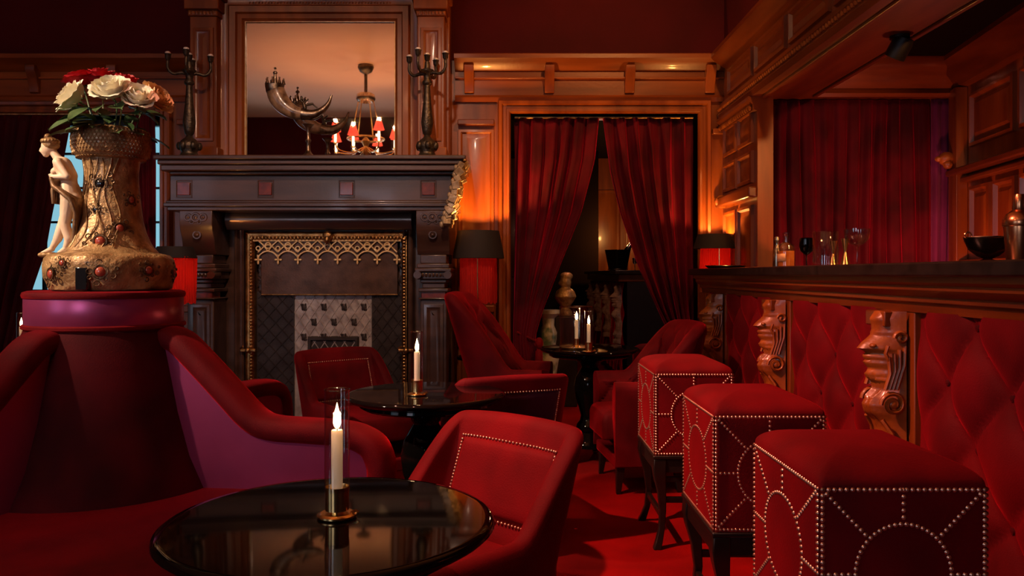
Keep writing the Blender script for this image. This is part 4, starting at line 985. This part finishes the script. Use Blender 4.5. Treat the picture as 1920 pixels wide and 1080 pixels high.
def rp(px, py, Y): return at(px, py, Y)
bz_ = VZ+.50
R_ = [('large white rose at the left of the bouquet', 'w', rp(146,190,2.74), (-.62,-.55,.55), 1.32),
      ('large white rose in the middle of the bouquet', 'w', rp(211,178,2.70), (.02,-.62,.72), 1.30),
      ('cream rose right of the middle white rose', 'w', rp(258,190,2.72), (.35,-.55,.6), 1.15),
      ('pale rose at the right end of the bouquet, yellow light put into its petals', 'y', rp(285,192,2.80), (.75,-.25,.5), 1.25),
      ('deep red rose behind the left white rose', 'r', rp(154,160,2.84), (-.25,-.2,.95), 1.15),
      ('deep red rose at the top between two white roses', 'r', rp(188,155,2.86), (.0,-.3,1), 1.15),
      ('deep red rose behind the middle white rose on the right', 'r', rp(232,166,2.84), (.2,-.2,.95), 1.15)]
for l, k, p, tl, sz in R_: rose(l, k, tuple(p), tl, sz, (VX+(p.x-VX)*.4, VY+(p.y-VY)*.4, bz_))
lf_data = None
def leafm(L, w_):
    m = MB().grid(6, 10, lambda u, v: ((u-.5)*2*w_*math.sin(PI*min(1,v*.97+.015))**.8, L*v, .25*abs(u-.5)*w_*2-.35*L*v*v)); o = m.build('leaf', V['leaf'], smooth=180); d = o.data; bpy.data.objects.remove(o); return d
lfm = leafm(.085, .024)
fol = thing('rose_foliage', 'spray of dark green rose leaves filling the mouth of the vase', 'foliage', (VX, VY, VZ+.50))
random.seed(21)
MB().lathe([(.0,0),(.09,0),(.085,.03),(.04,.045),(.0,.045)], 20).build('stem_bundle', V['leaf'], fol)
for i in range(40):
    a = random.uniform(0, 2*PI) if i > 24 else random.uniform(-PI*.98, -.05)
    r = random.uniform(.05,.12); z = random.uniform(.035,.15)
    o = link(bpy.data.objects.new('leaf', lfm)); o.parent = fol; s_ = random.uniform(.7,1.2)
    o.matrix_local = Matrix.Translation((r*math.cos(a), r*math.sin(a), z)) @ Euler((random.uniform(-.3,.5), random.uniform(-.5,.5), a-PI/2)).to_matrix().to_4x4() @ Matrix.Diagonal((s_,s_,s_,1))

# ------------------------------------------------------------------ things on the mantel
MZ = 1.944
def candelabrum(label, x, rz):
    t = thing('candelabrum', label, 'candelabrum', (x, 5.30, MZ), rz, 'bronze candelabra on the mantel')
    MB().lathe([(.0,0),(.075,0),(.08,.012),(.06,.03),(.05,.05),(.065,.075),(.07,.10),(.05,.13),(.025,.15),(.02,.165),(.0,.17)], 20).build('base', V['bronze'], t, smooth=60)
    s_ = MB()
    for i in range(6):
        a = i/6*2*PI; s_.ell((.062*math.cos(a), .062*math.sin(a), .09), (.022,.022,.03), 8, 6)
    s_.build('base_figures', V['bronze'], t, smooth=60)
    MB().lathe([(.018,.16),(.03,.175),(.035,.20),(.042,.25),(.036,.31),(.028,.38),(.022,.46),(.020,.50),(.032,.51),(.034,.525),(.022,.54),(.025,.57),(.042,.59),(.045,.605),(.02,.615),(.016,.66),(.0,.66)], 20).build('column', V['bronze'], t, smooth=50)
    cupm = [(.006,.0),(.012,.012),(.018,.02),(.020,.045),(.024,.05),(.0,.05)]
    ends = [(math.cos(a)*.135, math.sin(a)*.135, .655) for a in (0, PI/2, PI, 3*PI/2)]
    for e in ends:
        q = MB(); q.tube(catmull([(0,0,.575),(e[0]*.35,e[1]*.35,.585),(e[0]*.75,e[1]*.75,.575),(e[0],e[1],.61),(e[0],e[1],.66)], 14), [.013]*5+[.011]*5+[.010]*5, 8)
        ar = q.build('arm', V['bronze'], t, smooth=60)
        MB().lathe([(r, z+.655) for r, z in cupm], 14, Matrix.Translation((e[0],e[1],0))).build('cup', V['bronze'], ar, smooth=50)
        MB().ell((e[0],e[1],.712), (.019,.019,.012), 12, 8).build('finial', V['pale'], ar, label='pale finial')
    MB().lathe([(r, z+.655) for r, z in cupm], 14).build('cup', V['bronze'], t, smooth=50)
    MB().ell((0,0,.712), (.019,.019,.012), 12, 8).build('finial', V['pale'], t, label='pale finial')
candelabrum('dark bronze candelabrum at the left end of the mantel', (355-960)*5.3/1470, .25)
candelabrum('dark bronze candelabrum at the right end of the mantel', (801-960)*5.3/1470, -.35)
# horn cup
HY = 5.34
hn = thing('horn_cup', 'crowned drinking horn on a silver foot in front of the mirror', 'ornament', ((578-960)*HY/1470, HY, MZ))
def hp(px, py): p = at(px, py, HY); return (p.x-hn.location.x, 0, p.z-MZ)
pts = catmull([hp(516,166), hp(521,182), hp(532,198), hp(550,210), hp(568,214)], 20)
MB().tube(pts, [.056,.060,.062,.063,.064,.064,.063,.062,.061,.060,.058,.056,.054,.052,.050,.048,.046,.044,.042,.040,.038], 20).build('horn_body', V['horn'], hn, smooth=60)
pts = catmull([hp(566,214), hp(585,215), hp(602,208), hp(615,195), hp(622,178)], 20)
MB().tube(pts, [.042-.0018*i for i in range(21)], 16).build('silver_tail', V['old_silver'], hn, smooth=60)
cr = MB(); c0 = Vector(hp(516,164)); cr.tube([c0+Vector((0,0,-.03)), c0+Vector((-.004,0,.015))], [.060,.064], 20)
for i in range(8):
    a = i/8*2*PI; p = c0+Vector((.058*math.cos(a), .058*math.sin(a), .02)); cr.tube([p, p+Vector((0,0,.035))], [.014,.003], 6); cr.ell(p+Vector((0,0,.036)), .007, 6, 5)
cr.tube([c0+Vector((0,0,.02)), c0+Vector((0,0,.09)), c0+Vector((0,0,.125))], [.02,.008,.004], 8); cr.ell(c0+Vector((0,0,.10)), (.016,.012,.012)); cr.ell(c0+Vector((0,0,.13)), .009)
cr.build('crown', V['old_silver'], hn, smooth=60)
MB().lathe([(.0,0),(.06,0),(.062,.01),(.045,.03),(.022,.05),(.014,.07),(.012,.12),(.02,.135),(.013,.15),(.012,.20),(.022,.225),(.04,.245),(.0,.25)], 20).build('foot', V['old_silver'], hn, smooth=50)
fgm = MB(); base_ = Vector(hp(572,203))
for a, b, r in [((0,0,0),(-.01,0,.035),.014),((-.01,0,.035),(-.03,0,.055),.009),((-.01,0,.035),(.02,0,.06),.007),((0,0,.02),(.05,0,.03),.010),((.05,0,.03),(.08,0,.005),.006),((-.02,0,.06),(-.025,0,.075),.010)]:
    capsule(fgm, base_+Vector(a), base_+Vector(b), r, r*.8, 8)
fgm.build('mounted_figure', V['bronze'], hn, smooth=60)
MB().tube(catmull([hp(566,213), hp(577,222), hp(592,222), hp(604,214)], 10), .010, 8).build('cradle', V['old_silver'], hn, smooth=60)

# ------------------------------------------------------------------ fringed lamps
def lamp(label, loc, H_, lightp, r=.12, dh=.19, fh=.32, rs=.18, glow=0):
    t = thing('fringed_lamp', label, 'lamp', loc, 0, 'lamps with dark shades and red fringes')
    MB().lathe([(.0,0),(.07,0),(.075,.012),(.05,.03),(.022,.05),(.016,.08),(.0,.08)], 20).build('base', V['brass'], t, smooth=40)
    MB().lathe([(.013,.07),(.018,.10),(.011,.14),(.011,H_-dh-.12),(.016,H_-dh-.08),(.0,H_-dh-.07)], 14).build('stem', V['brass'], t, smooth=40)
    P = [(rs*.80,H_),(rs*.86,H_-dh*.25),(rs*.97,H_-dh*.8),(rs,H_-dh)]
    MB().lathe(P+[(a-.006,b-.002) for a, b in reversed(P)]+[P[0]], 36, cap=False).build('shade', V['shade_dark'], t, smooth=60)
    n = 90
    def ff(u, v):
        q = r+.005*math.sin(u*2*PI*n/2.2)+.006*math.sin(u*37+v*2); return (q*math.cos(2*PI*u), q*math.sin(2*PI*u), H_-dh+.01-fh*v+.006*math.sin(u*90)*v)
    MB().grid(n*2, 6, ff).build('fringe', V['fringe'], t, smooth=180, label='hanging red silk fringe')
    MB().ell((0,0,H_-dh+.0), (.022,.022,.030), 12, 8).build('bulb', V['bulb'], t)
    MB().tube([(.0,-r-.01,H_-dh),(.0,-r-.012,H_-dh-.20),(.004,-r-.012,H_-dh-.33)], .003, 6).build('pull_cord', V['brass'], t)
    MB().ell((.004,-r-.012,H_-dh-.35), (.008,.008,.02), 8, 6).build('cord_pull', V['brass'], t)
    light('SPOT', (loc[0], loc[1], loc[2]+H_-dh*.4), lightp, (1, .40, .09), (loc[0], loc[1]+.02, loc[2]+H_+2), .02, spot=165, blend=.3)
    light('POINT', (loc[0], loc[1], loc[2]+H_-dh-.10), lightp*glow, (1, .30, .10), size=.02)
st_loc = ((897-960)*5.45/1470, 5.45)
LL = ((328-960)*4.86/1470, 4.86)
for x, y, hh, lb in [(st_loc[0], st_loc[1], .60, 'small round black side table under the fringed lamp right of the fireplace'), (LL[0], LL[1], .60, 'small round black side table under the fringed lamp left of the fireplace')]:
    t = thing('side_table', lb, 'table', (x, y, 0), 0, 'small lamp tables')
    MB().lathe([(.0,hh-.02),(.15,hh-.02),(.155,hh-.01),(.15,hh),(.0,hh)], 32).build('tabletop', V['lacquer'], t, smooth=40)
    MB().lathe([(.06,hh-.02),(.03,hh-.05),(.02,hh-.2),(.03,.2),(.02,.1),(.10,.03),(.11,0),(.0,0)], 20).build('pedestal', V['black'], t, smooth=50)
lamp('dark-shaded lamp with red fringe between the fireplace and the curtained doorway', (st_loc[0], st_loc[1], .60), .87, 60, glow=.004)
lamp('dark-shaded lamp with glowing red fringe behind the settee, left of the fireplace', (LL[0], LL[1], .60), .74, 2, dh=.07, rs=.13, glow=1.0, fh=.29)
lamp('dark-shaded lamp with red fringe at the far end of the bar', (1.43, 5.52, .86), .59, 24, r=.10, dh=.10, fh=.2, rs=.15, glow=.08)
t = thing('lamp_stand', 'dark square stand beyond the bar end carrying a fringed lamp', 'stand', (1.43, 5.52, 0))
MB().box(-.10, .10, -.10, .10, .83, .86).build('stand_top', V['black'], t, bevel=.004)
for sx in (-1, 1):
    for sy in (-1, 1): MB().box(sx*.08-.012, sx*.08+.012, sy*.08-.012, sy*.08+.012, 0, .83).build('leg', V['black'], t, bevel=.002)

# ------------------------------------------------------------------ things on the bar
BZ = 1.205
def bx_(px, X): return 1470*X/(px-960)
tr = thing('serving_tray', 'flat black tray with a pale rim at the far end of the bar', 'tray', (1.36, 5.0, BZ))
MB().lathe([(.0,0),(.10,0),(.115,.008),(.125,.018),(.122,.018),(.11,.010),(.0,.004)], 36).build('tray_body', V['black'], tr, smooth=50)
MB().add(*torus_data(.1235, .003, Matrix.Translation((0,0,.018)), 40, 6)).build('rim', V['silver'], tr, label='pale metal rim')
X_ = 1.42
def gl(name, label, cat, px, X=1.42):
    Y = bx_(px, X); return thing(name, label, cat, (X, Y, BZ)), Y
def k_(Y): return Y/1470
t, Y = gl('spirit_bottle', 'squat glass decanter of amber spirit, leftmost of the bar glassware', 'bottle', 1474)
MB().lathe([(.0,0),(.043,0),(.046,.004),(.046,.10),(.040,.115),(.018,.128),(.015,.15),(.018,.155),(.018,.16),(.012,.16),(.012,.13),(.036,.112),(.042,.098),(.042,.006),(.0,.006)], 24).build('bottle_body', V['glass'], t, smooth=40)
MB().lathe([(.0,.007),(.041,.007),(.0412,.085),(.0,.085)], 24).build('liquor', V['amber'], t, smooth=40)
MB().lathe([(.0,.15),(.0115,.15),(.020,.165),(.020,.178),(.0,.185)], 14).build('stopper', V['glass'], t, smooth=40)
lb = MB(); lb.grid(10, 1, lambda u, v: (.0468*math.cos(-PI*.98+u*1.1), .0468*math.sin(-PI*.98+u*1.1), .03+.04*v)); lb.build('paper_label', V['label_paper'], t, solid=.001)
t, Y = gl('cocktail_shaker', 'slim silvery copper bottle standing just left of the amber decanter', 'shaker', 1457, 1.50)
MB().lathe([(.0,0),(.022,0),(.024,.01),(.022,.10),(.012,.125),(.012,.15),(.016,.155),(.014,.175),(.0,.18)], 20).build('shaker_body', V['silver'], t, smooth=40)
t, Y = gl('wine_glass', 'dark stemmed glass between the decanter and the mixing glass', 'glass', 1512)
MB().lathe([(.0,0),(.030,0),(.028,.003),(.004,.006),(.0035,.055),(.010,.060),(.028,.075),(.034,.10),(.030,.14),(.029,.14),(.032,.10),(.026,.077),(.0,.064)], 24).build('bowl_and_stem', V['glass_dark'], t, smooth=60)
MB().lathe([(.0,.066),(.024,.078),(.030,.095),(.0,.095)], 20).build('wine', V['gem_black'], t, smooth=50)
t, Y = gl('mixing_glass', 'large straight clear mixing glass in the middle of the bar glassware', 'glass', 1548)
MB().lathe([(.0,0),(.050,0),(.054,.004),(.055,.155),(.053,.158),(.051,.155),(.050,.014),(.0,.012)], 32).build('glass_body', V['glass'], t, smooth=40)
cu = MB()
for i in range(16):
    a = i/16*2*PI; cu.tube([(.0545*math.cos(a), .0545*math.sin(a), .02), (.0545*math.cos(a+.3), .0545*math.sin(a+.3), .09)], .0016, 5)
    cu.tube([(.0545*math.cos(a+.3), .0545*math.sin(a+.3), .02), (.0545*math.cos(a), .0545*math.sin(a), .09)], .0016, 5)
cu.build('cut_pattern', V['glass'], t, kind='stuff')
for n_, px, X, lab in ((0, 1562, 1.55, 'brass hourglass jigger standing behind the mixing glass'), (1, 1585, 1.50, 'brass hourglass jigger standing left of the coupe glass')):
    t, Y = gl('jigger', lab, 'jigger', px, X); t['group'] = 'jiggers on the bar'
    MB().lathe([(.0,0),(.022,0),(.023,.002),(.007,.062),(.006,.066),(.007,.07),(.019,.125),(.018,.125),(.006,.075),(.0,.074)], 20).build('jigger_body', V['brass'], t, smooth=40)
t, Y = gl('coupe_glass', 'clear coupe glass at the right of the bar glassware', 'glass', 1607)
MB().lathe([(.0,0),(.034,0),(.033,.003),(.006,.008),(.004,.02),(.005,.045),(.004,.070),(.008,.080),(.030,.092),(.046,.110),(.051,.135),(.050,.152),(.049,.152),(.049,.135),(.044,.113),(.028,.096),(.0,.086)], 32).build('glass_body', V['glass'], t, smooth=60)
t, Y = gl('ice_bowl', 'dark glass bowl with a pale rim at the right end of the bar', 'bowl', 1852, 1.46)
MB().lathe([(.0,0),(.022,0),(.026,.006),(.012,.012),(.030,.02),(.052,.040),(.064,.068),(.066,.078),(.063,.078),(.060,.066),(.048,.043),(.0,.026)], 32).build('bowl_body', V['glass_dark'], t, smooth=60)
MB().add(*torus_data(.065, .0018, Matrix.Translation((0,0,.078)), 36, 6)).build('rim', V['silver'], t)
MB().add(*torus_data(.010, .003, Matrix.Translation((-.060,0,.084)) @ Euler((PI/2,0,0)).to_matrix().to_4x4(), 12, 6)).build('handle', V['copper'], t)
t, Y = gl('copper_shaker', 'brushed copper cocktail shaker at the right edge of the picture', 'shaker', 1912, 1.42)
MB().lathe([(.0,0),(.030,0),(.033,.004),(.040,.095),(.040,.10)], 32).build('shaker_body', V['copper'], t, smooth=40)
MB().lathe([(.041,.098),(.043,.102),(.042,.118),(.034,.132),(.018,.145),(.0,.146)], 32).build('strainer_lid', V['copper'], t, smooth=40)
MB().lathe([(.0175,.144),(.019,.15),(.018,.178),(.014,.188),(.0,.19)], 24).build('cap', V['copper'], t, smooth=40)

# spotlight under the beam
t = thing('spotlight', 'small black spotlight fixed under the wooden beam over the bar', 'lamp', (1.84, 3.72, 2.30))
MB().lathe([(.0,0),(.045,0),(.045,-.012),(.0,-.012)], 20).build('mount', V['black_metal'], t)
MB().lathe([(.0,.05),(.04,.05),(.048,.02),(.048,-.05),(.042,-.05),(.0,-.03)], 20, TR(0,0,-.055, .5, .35, 0)).build('housing', V['black_metal'], t, smooth=40)

# ------------------------------------------------------------------ chandelier (seen in the mirror)
ch = thing('chandelier', 'chandelier with small red shades reflected in the mirror', 'chandelier', (-1.98, .62, 4.0))
MB().lathe([(.0,0),(.10,0),(.11,-.03),(.08,-.09),(.03,-.12),(.0,-.13)], 20).build('ceiling_rose', V['bronze'], ch, smooth=50)
MB().tube([(0,0,-.12),(0,0,-.42)], .022, 10).build('rod', V['bronze'], ch)
MB().lathe([(.09,-.38),(.12,-.40),(.13,-.46),(.10,-.50),(.02,-.42),(.09,-.38)], 16, cap=False).build('crown', V['silver'], ch, smooth=50)
for k in range(4):
    a = k*PI/2+.3; MB().tube([(.11*math.cos(a),.11*math.sin(a),-.47),(.22*math.cos(a),.22*math.sin(a),-.98)], .007, 6).build('chain', V['oldbrass'], ch)
MB().add(*torus_data(.24, .016, Matrix.Translation((0,0,-1.0)), 36, 8)).build('hoop', V['oldbrass'], ch)
MB().lathe([(.0,-1.30),(.03,-1.26),(.05,-1.18),(.03,-1.10),(.06,-1.03),(.02,-.98),(.0,-.97)], 16).build('drop_finial', V['oldbrass'], ch)
for k in range(8):
    a = k*PI/4+.2; R2 = .43; dz = -.02 if k % 2 else -.10
    c_, s_ = math.cos(a), math.sin(a)
    ar = MB().tube(catmull([(.04*c_,.04*s_,-1.12),(.2*c_,.2*s_,-1.20),(.38*c_,.38*s_,-1.18),(R2*c_,R2*s_,-1.08+dz)], 12), .010, 8).build('arm', V['brass'], ch, smooth=60)
    MB().lathe([(.0,-1.09+dz),(.035,-1.08+dz),(.012,-1.06+dz),(.0,-1.06+dz)], 12, Matrix.Translation((R2*c_,R2*s_,0))).build('cup', V['brass'], ar)
    MB().tube([(R2*c_,R2*s_,-1.07+dz),(R2*c_,R2*s_,-.94+dz)], .014, 8).build('candle_tube', V['tube'], ar)
    MB().lathe([(.035,-.80+dz),(.075,-.92+dz)], 16, Matrix.Translation((R2*c_,R2*s_,0)), cap=False).build('shade', V['shade_red'], ar)
    light('POINT', (-1.98+R2*c_, .62+R2*s_, 4.0-.78+dz), 7.5, WARM, size=.02)

# ------------------------------------------------------------------ far bar and furnishings through the doorway
fbr = thing('far_bar', 'second bar with carved posts and red velvet front seen through the doorway', 'bar')
MB().box(1.06, 1.75, 8.05, 11.5, 1.17, 1.21).build('countertop', V['stone_top'], fbr, bevel=.005)
MB().box(1.10, 1.7, 8.1, 11.45, 1.09, 1.17).build('edge_moulding', V['wood_y'], fbr, bevel=.01)
MB().box(1.19, 1.7, 8.1, 11.45, 0, 1.09).build('bar_body', V['black'], fbr)
MB().grid(160, 30, lambda u, v: (1.19-.02-.03*tuft(u*3.4, v, .15, .17), 8.12+3.3*u, .1+.98*v)).build('tufted_panel', V['velvet_bright'], fbr, smooth=180)
for k in range(4):
    q = MB(); y = 8.3+k*.92
    q.add(cm.v, cm.f, Matrix.Translation((1.17, y, 0)) @ Matrix.Diagonal((1,1,1,1))); q.build('carved_corbel', V['cream'], fbr, smooth=70)
fcb = thing('ice_bucket', 'black ice bucket standing on the far bar beyond the doorway', 'bucket', (1.16, 8.6, 1.21))
MB().lathe([(.0,0),(.09,0),(.10,.01),(.14,.22),(.145,.225),(.135,.225),(.09,.02),(.0,.02)], 28).build('bucket_body', V['lacquer'], fcb, smooth=40)
MB().tube([(0,0,.05),(.10,-.02,.22),(.16,-.03,.32)], [.035,.035,.012], 12).build('bottle_neck', V['gem_black'], fcb)
MB().add(*torus_data(.105, .006, Matrix.Translation((0,0,.012)), 28, 6)).build('foot_ring', V['silver'], fcb)
for k, x in enumerate((1.30, 1.37, 1.44)):
    t = thing('liqueur_glass', ['small clear glass nearest the ice bucket on the far bar', 'second small clear glass from the ice bucket on the far bar', 'rightmost small clear glass on the far bar'][k], 'glass', (x, 8.3, 1.21), 0, 'small glasses on the far bar')
    MB().lathe([(.0,0),(.025,0),(.004,.006),(.004,.06),(.022,.08),(.026,.13),(.024,.13),(.0,.07)], 16).build('glass_body', V['silver'], t, smooth=60)
pd = thing('marble_pedestal', 'pale and green carved marble pedestal left of the doorway table', 'pedestal', ((1028-960)*6.6/1470, 6.6, 0))
MB().lathe([(.0,0),(.12,0),(.12,.05),(.09,.08),(.075,.14),(.065,.30),(.085,.42),(.095,.48),(.06,.56),(.07,.62),(.075,.68),(.05,.74),(.055,.80),(.10,.84),(.10,.87),(.0,.87)], 20).build('shaft', V['marble'], pd, smooth=40)
ur = thing('gilded_bust', 'small golden brown carved figure on the pedestal behind the left curtain', 'sculpture', ((1060-960)*7.0/1470, 7.0, 0))
MB().box(-.10,.10,-.10,.10,0,.80).build('dark_stand', V['black'], ur, bevel=.01)
b_ = MB(); b_.lathe([(.0,.80),(.07,.80),(.06,.84),(.03,.87),(.07,.92),(.10,.97),(.08,1.02),(.04,1.05),(.0,1.05)], 18); b_.ell((0,0,1.10), (.055,.06,.075)); b_.ell((-.05,-.01,1.09), (.015,.015,.02)); b_.ell((.01,0,1.15), (.06,.06,.04))
bo = b_.build('bust_body', V['grit'], ur, smooth=60)
md = bo.modifiers.new('remesh', 'REMESH'); md.mode = 'VOXEL'; md.voxel_size = .008; md.use_smooth_shade = True
t = thing('round_pouf', 'small round dark red stool just inside the doorway behind the right curtain', 'stool', ((1225-960)*6.5/1470, 6.5, 0))
MB().lathe([(.0,.38),(.15,.38),(.17,.40),(.17,.54),(.165,.56),(.12,.585),(.0,.59)], 32).build('cushion', V['velvet'], t, smooth=50)
MB().add(*torus_data(.171, .007, Matrix.Translation((0,0,.555)), 32, 6)).build('piping', V['velvet_bright'], t)
for k in range(4):
    a = k*PI/2+.5; MB().tube([(.10*math.cos(a),.10*math.sin(a),.385),(.13*math.cos(a),.13*math.sin(a),0)], [.018,.011], 8).build('leg', V['black'], t)
